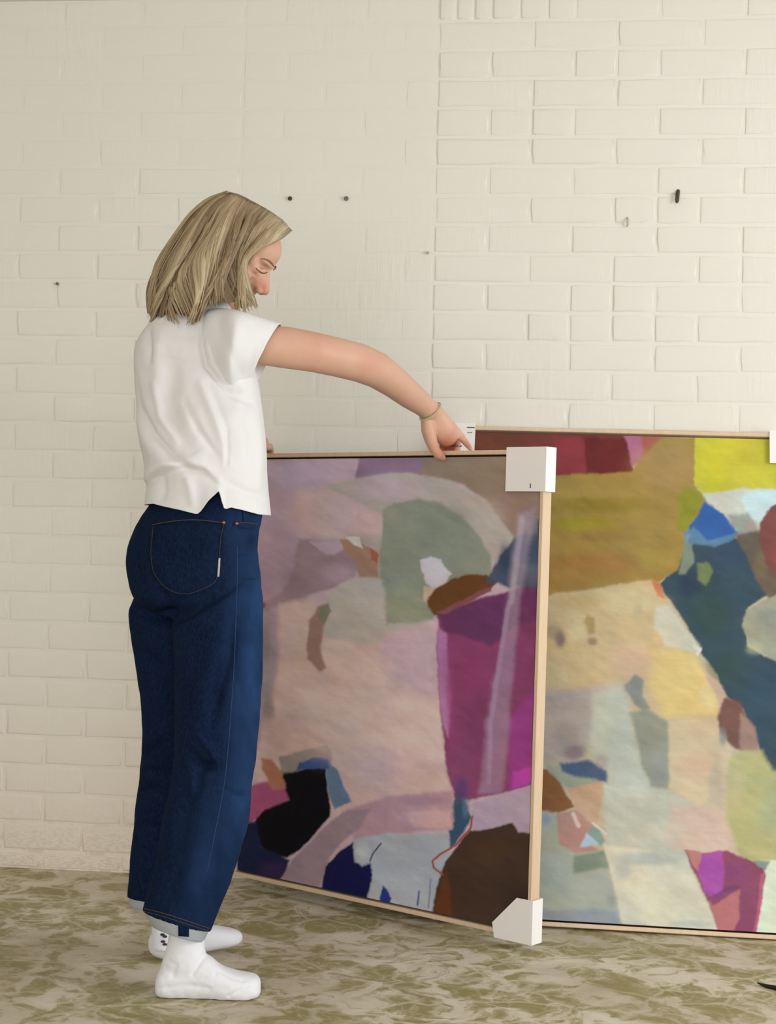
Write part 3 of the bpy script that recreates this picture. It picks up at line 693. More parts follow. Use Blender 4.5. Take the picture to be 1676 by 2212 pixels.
# ---- head frame
TH, PS = math.radians(42), math.radians(9)
Rh = math.cos(PS)*cR-math.sin(PS)*cF
hx = math.cos(TH)*Rh-math.sin(TH)*cU; hz = math.sin(TH)*Rh+math.cos(TH)*cU; hy = hz.cross(hx)
HO = P(577, 640, 3.47)-hx*.122+hz*.034
HM = Matrix(((hx.x, hy.x, hz.x, HO.x), (hx.y, hy.y, hz.y, HO.y), (hx.z, hy.z, hz.z, HO.z), (0, 0, 0, 1)))
def H(x, y, z): return HM @ Vector((x, y, z))

V, Fc = [], []
E_ = lambda c, r: ellipsoid(c, r, HM, V, Fc, 16)
E_((-.014, 0, .014), (.083, .066, .070)); E_((.028, 0, .033), (.060, .058, .053))
E_((.020, 0, -.022), (.062, .058, .082)); E_((.034, 0, -.070), (.046, .045, .036)); E_((.068, 0, -.094), (.021, .022, .017))
E_((.066, .0, .022), (.0235, .042, .012)); E_((.078, .0, .020), (.0125, .026, .010))
for s in (-1, 1):
    E_((.0665, .031*s, -.004), (.0140, .0150, .0125)); E_((.050, .037*s, -.030), (.027, .022, .022)); E_((.1015, .0115*s, -.0365), (.0095, .0075, .0075))
    E_((-.005, .068*s, -.015), (.016, .010, .028))
tube([H(.080, 0, .014), H(.090, 0, .000), H(.1015, 0, -.015), H(.1105, 0, -.029)], [.0080, .0072, .0082, .0105], 14, V, Fc, up=hx)
E_((.080, 0, -.022), (.026, .0165, .028)); E_((.072, 0, -.010), (.016, .030, .026))
for s in (-1, 1): E_((.056, .028*s, -.020), (.021, .024, .020)); E_((.056, .034*s, .004), (.014, .018, .022))
tube([H(.088, 0, -.040), H(.086, 0, -.056)], [.012, .012], 12, V, Fc, up=hx)
E_((.087, 0, -.0605), (.0095, .021, .0065)); E_((.084, 0, -.0715), (.0105, .019, .007)); E_((.074, 0, -.066), (.016, .026, .018))
# neck
NB = P(440, 705, 3.47)
tube([H(-.020, 0, -.045), H(-.030, 0, -.090), NB, NB-Vector((0, 0, .05))], [.052, .050, .056, .07], 20, V, Fc)
# trunk and legs (inside the clothes)
rg = pring([(705, 705, 360, 500, 3.48, .035), (760, 760, 325, 500, 3.475, .050), (850, 850, 325, 520, 3.455, .065), (980, 980, 345, 535, 3.41, .075), (1100, 1100, 345, 530, 3.40, .07), (1220, 1220, 320, 520, 3.41, .075), (1280, 1280, 340, 510, 3.41, .06)], 28, -.2)
loft(rg, True, True, V, Fc)
tube([P(480, 1270, 3.37), P(470, 1560, 3.30), P(430, 1850, 3.27), P(402, 2040, 3.25), P(395, 2095, 3.245)], [.055, .050, .042, .030, .026], 16, V, Fc)
tube([P(395, 1270, 3.46), P(380, 1560, 3.50), P(350, 1850, 3.52), P(353, 1990, 3.51), P(354, 2020, 3.51)], [.055, .050, .040, .024, .022], 16, V, Fc)
# right arm
ra = [(505, 742, 34, 3.42), (560, 744, 43, 3.43), (620, 751, 45, 3.455), (679, 761, 43, 3.475), (727, 771.5, 42, 3.51), (777, 784, 41.5, 3.55), (815, 800, 39, 3.59), (853, 827, 34, 3.65), (885, 853, 30, 3.71), (912, 873, 25.5, 3.765), (928, 888, 22, 3.79)]
tube([P(a, b, d) for a, b, r, d in ra], [m_(r, d) for a, b, r, d in ra], 56, V, Fc)
# right hand
ih = lambda x, y: (x*cR-y*cU)      # image-plane direction
up_h = (.9*cR+.45*cU).normalized()
tube([P(916, 876, 3.775), P(928, 888, 3.79), P(938, 904, 3.805), P(948, 920, 3.815), P(960, 934, 3.822), P(968, 945, 3.835)], [m_(24, 3.79), m_(25.5, 3.79), m_(28.5, 3.8), m_(31, 3.8), m_(28, 3.8), m_(24, 3.8)], 18, V, Fc, flat=.60, up=up_h)
tube([P(955, 912, 3.82), P(975, 926, 3.835), P(986, 934, 3.85)], [m_(16, 3.82), m_(15, 3.83), m_(10, 3.83)], 14, V, Fc, flat=.7, up=up_h)
# thumb: metacarpal pad, two phalanges, tip hooked over the front of the rail
tube([P(921, 905, 3.79), P(925, 930, 3.79), P(931, 952, 3.795), P(938, 970, 3.80), P(947, 982, 3.808), P(957, 990, 3.820)], [m_(13, 3.8), m_(15.5, 3.8), m_(14, 3.8), m_(11.5, 3.8), m_(11, 3.8), m_(7, 3.8)], 14, V, Fc)
# index finger reaching along the top of the rail
tube([P(985, 931, 3.845), P(995, 943, 3.845), P(1005, 955, 3.84), P(1012, 964, 3.83), P(1017, 970, 3.82)], [m_(10.5, 3.8), m_(9, 3.8), m_(7.5, 3.8), m_(6.5, 3.8), m_(5, 3.8)], 12, V, Fc)
# three fingers curled down behind the rail
tube([P(974, 928, 3.855), P(988, 948, 3.885), P(987, 966, 3.895), P(984, 984, 3.893), P(982, 994, 3.888)], [m_(10, 3.8), m_(9, 3.8), m_(8.5, 3.8), m_(8, 3.8), m_(6, 3.8)], 12, V, Fc)
tube([P(962, 932, 3.86), P(972, 950, 3.895), P(971, 968, 3.91), P(968, 986, 3.905), P(967, 996, 3.90)], [m_(10, 3.8), m_(9.5, 3.8), m_(8.5, 3.8), m_(8, 3.8), m_(6, 3.8)], 12, V, Fc)
tube([P(950, 932, 3.86), P(956, 950, 3.90), P(956, 967, 3.92), P(954, 983, 3.915), P(953, 991, 3.91)], [m_(9.5, 3.8), m_(8.5, 3.8), m_(7.5, 3.8), m_(7, 3.8), m_(5, 3.8)], 12, V, Fc)
# left arm and hand, reaching to the far end of the rail
tube([P(405, 742, 3.60), P(440, 810, 3.70), P(476, 878, 3.82), P(510, 920, 3.95), P(538, 940, 4.07), P(550, 948, 4.11)], [.046, .043, .038, .033, .027, .025], 16, V, Fc)
tube([P(548, 948, 4.11), P(562, 955, 4.15), P(570, 958, 4.17)], [.024, .026, .020], 14, V, Fc, flat=.6, up=cU)
for i, (dx, dd) in enumerate(((6, .0), (-2, .006), (-9, .016), (-15, .026))):
    tube([P(572+dx-2, 966, 4.165+dd), P(578+dx, 965, 4.215+dd), P(580+dx, 974, 4.256+dd), P(578+dx, 990, 4.262+dd)], [.010, .009, .008, .006], 10, V, Fc)
tube([P(560, 966, 4.13), P(568, 978, 4.15), P(571, 992, 4.145)], [.010, .009, .007], 10, V, Fc)
me = eval_remesh(V, Fc, .0025, 7, .5)
co_ = get_co(me)
# nostrils, mouth line, eyelid crease
Hi = np.array(HM.inverted()); hl = co_@Hi[:3, :3].T+Hi[:3, 3]
no = get_no(me)
def dent(c, r, amp):
    d2 = ((hl-np.array(c))**2/np.array(r)**2).sum(1); return (amp*np.exp(-d2))[:, None]*no
for s in (-1, 1):
    co_ += -dent((.1045, .0065*s, -.0435), (.004, .003, .003), .006)-dent((.082, .0165*s, .006), (.012, .008, .010), .0045)-dent((.080, .032*s, .010), (.014, .012, .0035), .0022)-dent((.076, .033*s, -.0155), (.014, .014, .003), .0018)
co_ += -dent((.095, 0, -.066), (.02, .022, .0016), .0025)
set_co(me, co_)
x_, y_, z_ = nproj(co_)
fl = np.zeros(len(co_))
fl += .55*np.exp(-(((hl-np.array([.11, 0, -.03]))/np.array([.022, .03, .022]))**2).sum(1)) + .25*np.exp(-(((hl-np.array([.07, -.04, -.03]))/np.array([.03, .03, .025]))**2).sum(1))
fl += .95*np.exp(-(((x_-968)/26)**2+((y_-966)/22)**2)) + .28*np.exp(-(((x_-800)/30)**2+((y_-785)/22)**2)) + .30*np.exp(-(((x_-1012)/12)**2+((y_-962)/14)**2)) + .25*np.exp(-(((x_-955)/12)**2+((y_-988)/9)**2))  # palm spot is shade painted as red; the other spots are skin flush
fl += .15*np.exp(-(((x_-680)/70)**2+((y_-745)/40)**2))
at_ = me.attributes.new('flush_shade', 'FLOAT', 'POINT'); at_.data.foreach_set('value', np.clip(fl, 0, 1).astype(np.float32))
body = part('body', me, M_skin, smooth=True)

def tube_part(name, pts, rads, mat, n=8, flat=1, up=None, parent=None, **kw):
    V, Fc = tube(pts, rads, n, flat=flat, up=up); return (part if parent is None else subpart)(name, mesh(V, Fc), mat, *([] if parent is None else [parent]), smooth=True, **kw)
tube_part('eyebrow', [H(.0905, .012, .0185), H(.0895, .020, .0235), H(.0840, .032, .0255), H(.0720, .045, .0200)], [.0022, .0030, .0026, .0010], M_browm, 8, .6, hz, body)
tube_part('eyelashes', [H(.0755, .043, -.0080), H(.0815, .037, -.0110), H(.0825, .029, -.0120), H(.0795, .0205, -.0095)], [.0010, .0016, .0016, .0008], M_lash, 6, 1, hz, body)
bvB = BVHTree.FromPolygons([Vector(v) for v in get_co(me)], [list(p.vertices) for p in me.polygons])
def onbody(pts, off):
    out = []
    for px, py in pts:
        dd = (cF + (px-838)/FPX*cR - (py-1106)/FPX*cU).normalized(); r = bvB.ray_cast(cC, dd)
        if r[0] is not None: out.append(r[0]-dd*off)
    return out
tube_part('eyebrow', onbody([(562, 560), (569, 559), (576, 561), (583, 565), (588, 570), (591, 575)], .0006), [.0008, .0014, .0020, .0026, .0024, .0014], M_browm, 8, .6, hz, body)
tube_part('eyelashes', onbody([(553, 579), (556, 583), (561, 587), (567, 590), (573, 590), (578, 588)], .0010), [.0007, .0012, .0016, .0016, .0012, .0006], M_lash, 8, .8, hz, body)
tube_part('eyelid_crease', onbody([(556, 575), (562, 578), (569, 580), (575, 581)], .0000), [.0005, .0008, .0008, .0005], M_lid, 6, .8, hz, body)
tube_part('lips', [H(.088, -.018, -.0655), H(.0965, -.008, -.0655), H(.0975, 0, -.0655), H(.0965, .008, -.0655), H(.088, .018, -.0655)], [.0015, .0045, .005, .0045, .0015], M_lip, 8, .8, hz, body)
# thumbnail
V, Fc = ellipsoid((0, 0, 0), (.0055, .0035, .002), Matrix.Translation(P(957, 987, 3.812)) @ Matrix.Rotation(-.6, 4, 'Y'), n=8)
subpart('thumbnail', mesh(V, Fc), Mat('nail', rgba('#e0b3a0'), .3), body, smooth=True)

# ---- hair: near and far curtains falling from the parting
HK = [  # (root, mid1, mid2, end), near bulge, end bulge
 ((490, 416), (399, 480), (321, 606), (319, 694), .010, .014),
 ((494, 417), (418, 488), (346, 600), (334, 704), .045, .060),
 ((502, 418), (440, 492), (385, 595), (365, 694), .070, .098),
 ((513, 421), (468, 495), (428, 590), (402, 710), .086, .125),
 ((528, 428), (494, 498), (462, 590), (446, 680), .094, .128),
 ((552, 441), (520, 500), (492, 585), (486, 672), .096, .122),
 ((580, 457), (548, 500), (512, 575), (520, 674), .094, .112),
 ((606, 475), (572, 507), (524, 575), (545, 672), .088, .098),
 ((626, 498), (600, 516), (534, 562), (562, 678), .070, .070),
]
DH = 3.485
def _five(k):
    r, m1, m2, e = k[:4]; i = HK.index(k)/(len(HK)-1)
    q = (r[0]+.45*(m1[0]-r[0])-5*(1-i), r[1]+.38*(m1[1]-r[1])-8*(1-i)+2)
    return (r, q, m1, m2, e)
HK5 = [_five(k) for k in HK]; HT = (0, .14, .33, .67, 1.0)
def hair_pt(s, t, side, lift=0.0):
    f = s*(len(HK)-1); i = min(int(f), len(HK)-2); f -= i
    pts = [((HK5[i][q][0]*(1-f)+HK5[i+1][q][0]*f), (HK5[i][q][1]*(1-f)+HK5[i+1][q][1]*f)) for q in range(5)]
    b1 = HK[i][4]*(1-f)+HK[i+1][4]*f; b2 = HK[i][5]*(1-f)+HK[i+1][5]*f
    j = 0
    while j < 3 and t > HT[j+1]: j += 1
    u = (t-HT[j])/(HT[j+1]-HT[j])
    def tang(n_):
        lo, hi = max(n_-1, 0), min(n_+1, 4); return [(pts[hi][c]-pts[lo][c])/(HT[hi]-HT[lo]) for c in (0, 1)]
    m0, m1 = tang(j), tang(j+1); w = HT[j+1]-HT[j]
    h00 = 2*u**3-3*u*u+1; h10 = u**3-2*u*u+u; h01 = -2*u**3+3*u*u; h11 = u**3-u*u
    x, y = [h00*pts[j][c]+h10*w*m0[c]+h01*pts[j+1][c]+h11*w*m1[c] for c in (0, 1)]
    bl = b1*math.sin(min(t/.38, 1)*math.pi/2)**.9
    if t > .45: bl += (b2-b1)*((t-.45)/.55)**1.2
    if side > 0: bl = min(bl, .092)*.95
    return P(x, y, DH-side*(bl+lift) if side < 0 else DH+bl+lift) if side > 0 else P(x, y, DH-bl-lift)
rh = random.Random(4)
V, Fc, tint = [], [], []
# scalp shell under the locks
NS, NT = 40, 26
for side in (-1, 1):
    b = len(V)
    for i in range(NS+1):
        for j in range(NT+1):
            s, t = i/NS, j/NT*.93
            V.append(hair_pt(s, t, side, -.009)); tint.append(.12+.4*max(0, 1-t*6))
    for i in range(NS):
        for j in range(NT):
            a = b+i*(NT+1)+j; q = [a, a+1, a+NT+2, a+NT+1]
            Fc.append(q if side < 0 else q[::-1])
def gn(x, k=0):
    i = math.floor(x); f = x-i; f = f*f*(3-2*f)
    h = lambda q: random.Random(q*7919+k*104729).random()
    return (h(i)*(1-f)+h(i+1)*f)*2-1
def lock(s0, side, w, tl, lift, ph, amp, ds, tn, n=6, steps=18):
    pts = []; rad = []; tv = []
    for j in range(steps+1):
        u = j/steps; t = tl*u
        wave = .062*math.sin(s0*19+u*7.5+1.5*gn(s0*5, 3))*u**1.5 + .030*math.sin(s0*50+u*11)*u*u
        s = min(max(s0+ds*u*u+amp*math.sin(ph+u*6.5)*u+wave*(1 if side < 0 else .5), 0), 1)
        gl = .011*gn(s0*13+u*1.6, 2)*min(1, u*2.2)+.009*gn(s0*28+u*3.2, 4)*min(1, u*2)
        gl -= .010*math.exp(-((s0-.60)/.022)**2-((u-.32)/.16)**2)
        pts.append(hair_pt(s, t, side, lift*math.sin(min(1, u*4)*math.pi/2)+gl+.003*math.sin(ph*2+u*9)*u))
        tv.append(tn+14*gl-(.35*math.exp(-((s0-.60)/.03)**2-((u-.32)/.2)**2) if side < 0 else 0)); rad.append(w*(.8+.2*min(1, u*3))*(1-.85*max(0, (u-.55)/.45)**1.5))  # shade between locks put into the tint: recessed locks and the gap go darker
    b = len(V)
    tube(pts, rad, n, V, Fc, flat=.45, up=cU.cross(cF)*-1, round_ends=False)
    for q in tv: tint.extend([q]*n)
    tint.extend([tv[0], tv[-1]])
def tone(s0): 
    v = .47+.27*gn(s0*17, 5)+.20*gn(s0*41, 6)
    return v+(.2 if s0 > .76 else 0)
def tiplen(s0): return .955+.045*gn(s0*9, 7)+.03*gn(s0*26, 8)
for k in range(420):
    s0 = (k+rh.random())/420
    lock(s0, -1, rh.uniform(.0035, .0080), tiplen(s0)*rh.uniform(.95, 1.03), rh.uniform(-.005, .005), rh.uniform(0, 6.3), rh.uniform(.002, .008), rh.uniform(-.015, .015), tone(s0)+rh.uniform(-.16, .16))
for k in range(100):
    s0 = rh.random(); lock(s0, -1, rh.uniform(.0007, .0018), tiplen(s0)*rh.uniform(.85, 1.05), rh.uniform(.003, .009), rh.uniform(0, 6.3), rh.uniform(.008, .03), rh.uniform(-.05, .05), tone(s0)+.15+rh.uniform(-.25, .2), 5, 18)
for k in range(26):      # loose ends around the outline and over the face edge
    s0 = rh.choice((rh.uniform(0, .12), rh.uniform(.88, 1))); lock(s0, -1, rh.uniform(.0008, .0016), rh.uniform(.9, 1.04), rh.uniform(.002, .010), rh.uniform(0, 6.3), rh.uniform(.01, .04), rh.uniform(-.05, .05), rh.uniform(.5, .9), 5, 18)
for k in range(170):
    s0 = (k+rh.random())/170; lock(s0, 1, rh.uniform(.005, .009), tiplen(s0)*rh.uniform(.9, 1.0), rh.uniform(-.003, .004), rh.uniform(0, 6.3), rh.uniform(.002, .01), 0, tone(s0)+rh.uniform(-.15, .15), 5, 12)
me = mesh(V, Fc); at_ = me.attributes.new('tint', 'FLOAT', 'POINT')
at_.data.foreach_set('value', np.clip(np.array(tint), 0, 1).astype(np.float32))
hair = part('hair', me, M_hair, smooth=True)

# ---- t-shirt
def shirt_disp(x, y):
    D = np.zeros(x.shape)
    def crease(pts, w, amp, ridge=0, rw=14, side=1):
        nonlocal D
        d, sd, par = seg_dist(x, y, pts); falloff = np.sin(np.clip(par, 0, 1)*math.pi)**.5*.9+.1
        D += -amp*np.exp(-(d/w)**2)*falloff
        if ridge: D += ridge*np.exp(-((d*sd*side-rw)/rw)**2)*falloff
    crease([(286,800),(300,880),(330,940),(372,985),(412,1012)], 9, .008, .007, 20, -1)
    crease([(372,770),(362,850),(378,930),(418,985)], 24, .007)
    crease([(430,820),(462,890),(488,960),(492,1010)], 12, -.005)
    crease([(455,850),(488,930),(498,1000)], 10, .004)
    crease([(442,690),(436,745),(446,790),(476,822),(522,842)], 7, .008, .004, 10, 1)
    crease([(318,705),(322,740),(325,790)], 7, .005)
    crease([(345,700),(338,780),(345,860)], 16, -.004)
    crease([(520,870),(545,940),(540,1010)], 12, .004)
    crease([(488,925),(492,965),(489,1010)], 4, .004)
    crease([(395,860),(430,930),(470,985)], 7, .0035)
    crease([(330,820),(345,900),(385,960)], 8, -.004)
    crease([(452,805),(500,850),(548,872)], 8, .004)
    crease([(350,1025),(352,1060),(345,1085)], 9, .0035)
    crease([(400,1022),(412,1060),(420,1100)], 10, -.003)
    crease([(560,900),(566,980),(560,1060)], 9, -.004)
    crease([(490,1040),(530,1062),(580,1075)], 9, .0035)
    crease([(470,690),(480,730),(500,760)], 12, .003)
    # blouson fold above the hem at the back
    pts = [(306,1052),(330,1030),(360,1015),(400,1007),(440,1014),(478,1048)]
    d, sd, par = seg_dist(x, y, pts); yy = np.interp(x, [p[0] for p in pts], [p[1] for p in pts]); inside = (x > 300) & (x < 484)
    side_f = np.clip((484-x)/60, 0, 1)*np.clip((x-300)/14, 0, 1); sg = 1/(1+np.exp(-(yy-y)/3.2))
    D += (.0095*np.exp(-(np.maximum(yy-y, 0)/30)**2)*sg-.0055*np.exp(-(np.maximum(y-yy, 0)/13)**2)*(1-sg))*side_f
    D += .0022*fbm(x/45, y/60, 3)
    return D
NRG = 220
keys = [(646, 652, 400, 490, 3.475, .052), (660, 666, 388, 500, 3.475, .064), (672, 678, 362, 505, 3.475, .070), (686, 686, 335, 515, 3.475, .082), (706, 704, 314, 522, 3.475, .094), (735, 735, 295, 530, 3.47, .102), (760, 762, 287.5, 540, 3.465, .107), (800, 800, 287, 552, 3.455, .100), (840, 838, 289.5, 561, 3.445, .103), (880, 880, 293, 567, 3.43, .113), (920, 920, 298, 572, 3.42, .127), (960, 960, 303, 576, 3.41, .128), (1000, 1000, 309, 578, 3.40, .127), (1030, 1030, 313, 579, 3.395, .128), (1060, 1060, 315, 582, 3.39, .130), (1100, 1100, 311, 586.5, 3.385, .133)]
rings = []
HEM = [(300,1090),(312,1090),(330,1088),(345,1092),(390,1102),(425,1111),(432,1105),(450,1082),(473,1060),(478,1074),(485,1100),(500,1096),(530,1103),(560,1111),(590,1114)]
rr_ = pring(keys, NRG, -.15, 2.3, 14)
arr = np.array([[list(v) for v in r] for r in rr_])
x_, y_, z_ = nproj(arr.reshape(-1, 3)); sh = arr.shape[:2]
x_ = x_.reshape(sh); y_ = y_.reshape(sh); z_ = z_.reshape(sh)
zc = z_.mean(1, keepdims=True); near = z_ < zc
hem = np.where(near, np.interp(x_, [p[0] for p in HEM], [p[1] for p in HEM]), np.interp(x_, [300, 590], [1090, 1113]))
wgt = np.clip((y_-1010)/90, 0, 1)**1.3
y2 = y_+wgt*(hem-1100)
newp = nC+z_[..., None]*(nF+((x_-838)/FPX)[..., None]*nR-((y2-1106)/FPX)[..., None]*nU)
V = [Vector(v) for v in newp.reshape(-1, 3)]; n = NRG; Fc = []
for i in range(sh[0]-1):
    for j in range(n):
        a = i*n+j; c = i*n+(j+1) % n; Fc.append([a, c, c+n, a+n])
me = mesh(V, Fc); bm = bmesh.new(); bm.from_mesh(me); bmesh.ops.recalc_face_normals(bm, faces=bm.faces[:]); bm.to_mesh(me); bm.free()
cc_ = get_co(me); nn_ = get_no(me); cen = cc_.mean(0)
if ((cc_-cen)*nn_).sum(1).mean() < 0: me.flip_normals(); nn_ = get_no(me)
x_, y_, z_ = nproj(cc_); facing = -(nn_@nF)
cc_ += nn_*(1.6*shirt_disp(x_, y_)*np.clip(facing*1.5, 0, 1)+.0015*fbm(cc_[:, 2]*22, cc_[:, 0]*16+9, 3))[:, None]
set_co(me, cc_)
shirt = part('tshirt', me, M_shirt, smooth=True)
sol = shirt.modifiers.new('cloth', 'SOLIDIFY'); sol.thickness = .0022; sol.offset = -1
def sleeve(keys, name):
    """keys: (top x, top y, bottom x, bottom y, distance, half depth)"""
    rings = []
    for k in crom(keys, 7):
        tx, ty, bx, by, d, b = k; T = P(tx, ty, d); Bt = P(bx, by, d); mid = (T+Bt)/2
        rings.append([mid+(T-mid)*math.cos(a)+cF*b*math.sin(a) for a in [2*math.pi*j/72 for j in range(72)]])
    V, Fc = loft(rings, True, False); me = mesh(V, Fc)
    bm = bmesh.new(); bm.from_mesh(me); bmesh.ops.recalc_face_normals(bm, faces=bm.faces[:]); bm.to_mesh(me); bm.free()
    c = get_co(me); nn = get_no(me)
    if ((c-c.mean(0))*nn).sum(1).mean() < 0: me.flip_normals(); nn = get_no(me)
    x, y, z = nproj(c)
    D = .0028*fbm(x/32+7, y/40, 3)
    for pts, w, am in (([(470,700),(500,760),(520,810)], 9, .003), ([(545,700),(560,745),(545,800)], 8, .0022), ([(590,706),(570,752),(536,822)], 3.5, .0016), ([(500,690),(530,730),(535,780)], 14, -.003)):
        d, _, _ = seg_dist(x, y, pts); D -= am*np.exp(-(d/w)**2)
    c += nn*(D*np.clip(-(nn@nF)*2, 0, 1))[:, None]; set_co(me, c)
    o = subpart(name, me, M_shirt, shirt, smooth=True); m = o.modifiers.new('cloth', 'SOLIDIFY'); m.thickness = .0022; m.offset = -1
    return o
sleeve([(424, 690, 430, 770, 3.44, .020), (444, 672, 442, 800, 3.42, .050), (478, 666, 472, 824, 3.40, .060), (520, 672, 498, 838, 3.38, .077), (560, 684, 520, 842, 3.405, .075), (588, 693, 534, 841, 3.425, .075), (607, 699, 541, 837, 3.44, .075)], 'sleeve')
sleeve([(392, 684, 388, 790, 3.56, .040), (400, 690, 392, 800, 3.60, .060), (425, 712, 395, 830, 3.66, .062), (455, 752, 408, 858, 3.72, .060)], 'sleeve')

# ---- jeans
V, Fc = [], []
hip = [(1052, 1052, 328, 562, 3.39, .112), (1085, 1085, 322, 566, 3.39, .120), (1100, 1110, 313, 568, 3.39, .124), (1120, 1125, 299, 566, 3.39, .130), (1150, 1150, 284, 561, 3.395, .137), (1180, 1180, 274, 559, 3.40, .142), (1215, 1215, 270, 562, 3.40, .145), (1245, 1245, 272, 566, 3.395, .143), (1280, 1280, 280, 567, 3.39, .138), (1302, 1310, 296, 566, 3.385, .125), (1325, 1340, 330, 560, 3.38, .10)]
loft(pring(hip, 48, -.25, 2.4, 5), True, True, V, Fc)
farleg = [(1270, 1270, 300, 450, 3.47, .07), (1305, 1305, 284, 470, 3.47, .095), (1330, 1330, 279, 468, 3.475, .10), (1400, 1400, 286, 462, 3.48, .10), (1500, 1500, 302, 455, 3.49, .095), (1560, 1560, 306, 452, 3.50, .092), (1600, 1600, 307, 450, 3.50, .09), (1660, 1660, 303, 445, 3.505, .09), (1740, 1740, 293, 435, 3.51, .09), (1800, 1800, 288, 425, 3.515, .09), (1870, 1870, 281, 410, 3.52, .09), (1938, 1950, 275, 398, 3.52, .09)]
nearleg = [(1250, 1250, 385, 560, 3.32, .07), (1300, 1290, 377, 568, 3.315, .095), (1345, 1345, 373, 568.5, 3.31, .105), (1400, 1400, 375, 568, 3.305, .105), (1500, 1500, 376, 565, 3.30, .10), (1560, 1560, 376, 560, 3.295, .098), (1600, 1600, 376, 557, 3.29, .096), (1640, 1640, 374, 554, 3.285, .095), (1680, 1680, 371, 546, 3.28, .095), (1720, 1720, 363, 543.5, 3.275, .095), (1760, 1760, 353, 540, 3.27, .094), (1800, 1800, 346, 530, 3.265, .093), (1850, 1850, 339, 515, 3.26, .092), (1896, 1908, 328, 496, 3.258, .09), (1935, 1962, 316, 474, 3.256, .088), (1966, 2011, 308, 455, 3.254, .086)]
loft(pring(farleg, 40, -.1, 2.2, 5, .7), True, True, V, Fc)
loft(pring(nearleg, 40, -.1, 2.2, 5, .7), True, True, V, Fc)
me = eval_remesh(V, Fc, .0035, 2, .5)
c = get_co(me); nn = get_no(me); x, y, z = nproj(c); D = np.zeros(len(c))
for pts, w, am in (([(292,1308),(330,1335),(380,1330),(430,1300),(470,1272)], 13, .013), ([(372,1345),(420,1320),(470,1290),(520,1255)], 9, .006), ([(330,1230),(350,1280),(372,1318)], 10, .006),
                   ([(505,1340),(498,1420),(470,1500),(455,1560)], 13, .009), ([(470,1380),(440,1480),(425,1560)], 22, -.006), ([(425,1585),(455,1620),(466,1650)], 7, -.006), ([(400,1620),(440,1655),(470,1648)], 11, .010), ([(470,1660),(430,1655),(430,1700),(405,1740)], 9, .006),
                   ([(380,1640),(400,1740),(385,1850),(370,1950)], 16, .006), ([(440,1760),(420,1850),(400,1950)], 18, -.005), ([(480,1700),(510,1720),(543,1724)], 8, .005), ([(500,1130),(520,1145),(560,1148)], 5, .004), ([(480,1200),(515,1205),(560,1202)], 5, .003),
                   ([(300,1400),(340,1440),(370,1500)], 12, .007), ([(305,1640),(335,1610),(365,1600)], 9, .007), ([(300,1660),(330,1650),(365,1655)], 8, -.005), ([(295,1720),(325,1700),(360,1710)], 8, .006), ([(290,1790),(320,1780),(350,1790)], 8, .004),
                   ([(540,1240),(546,1330),(540,1420)], 12, .004), ([(520,1560),(535,1600),(550,1640)], 9, .004), ([(500,1780),(470,1840),(455,1900)], 12, .004), ([(310,1120),(297,1180),(300,1250)], 7, .004)):
    d, sd, par = seg_dist(x, y, pts); D -= 1.6*am*np.exp(-(d/w)**2)*(np.sin(np.clip(par, .04, .96)*math.pi)**.5)
D += .0035*fbm(x/38+3, y/55+8, 4)
side_ = .0025*fbm(c[:, 2]*18+3, c[:, 0]*14+c[:, 1]*9, 4)
c += nn*(D*np.clip(-(nn@nF)*1.8, 0, 1)+side_)[:, None]
set_co(me, c)
falloff = .85*np.clip((x-470)/90, 0, 1)*(z < 3.42)+.35*np.clip((y-1620)/250, 0, 1)*(x > 365)*np.clip((x-365)/60, 0, 1)  # light from the right painted into the denim, plus a paler lower leg
falloff *= .75+.8*fbm(x/30, y/60, 4); at_ = me.attributes.new('falloff', 'FLOAT', 'POINT'); at_.data.foreach_set('value', np.clip(falloff, 0, 1).astype(np.float32))
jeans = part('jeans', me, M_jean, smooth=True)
bvJ = BVHTree.FromPolygons([Vector(v) for v in get_co(me)], [list(p.vertices) for p in me.polygons])
def hit(px, py, bv, off):
    px, py = float(px), float(py); d = (cF + (px-838)/FPX*cR - (py-1106)/FPX*cU); r = bv.ray_cast(cC, d.normalized())
    if r[0] is None: return None
    return r[0] - d.normalized()*off
def resample(pts, n):
    p = np.array(pts, float); L = np.r_[0, np.cumsum(np.hypot(*np.diff(p, axis=0).T))]
    t = np.linspace(0, L[-1], n); return np.stack([np.interp(t, L, p[:, 0]), np.interp(t, L, p[:, 1])], 1)
def drape(name, left, right, bv, off, mat, parent, nr=26, nc=20):
    Lp, Rp = resample(left, nr), resample(right, nr); V = []; ok = True
    last = None
    for i in range(nr):
        for j in range(nc):
            q = Lp[i]+(Rp[i]-Lp[i])*j/(nc-1); h = hit(q[0], q[1], bv, off) or last
            last = h; V.append(h)
    Fc = [[i*nc+j, i*nc+j+1, (i+1)*nc+j+1, (i+1)*nc+j] for i in range(nr-1) for j in range(nc-1)]
    me = mesh(V, Fc); bm = bmesh.new(); bm.from_mesh(me)
    ex = bmesh.ops.extrude_edge_only(bm, edges=[e for e in bm.edges if e.is_boundary])
    for g_ in ex['geom']:
        if isinstance(g_, bmesh.types.BMVert): g_.co += cF*(off+.002)
    bmesh.ops.recalc_face_normals(bm, faces=bm.faces[:]); bm.to_mesh(me); bm.free()
    return subpart(name, me, mat, parent, smooth=True)
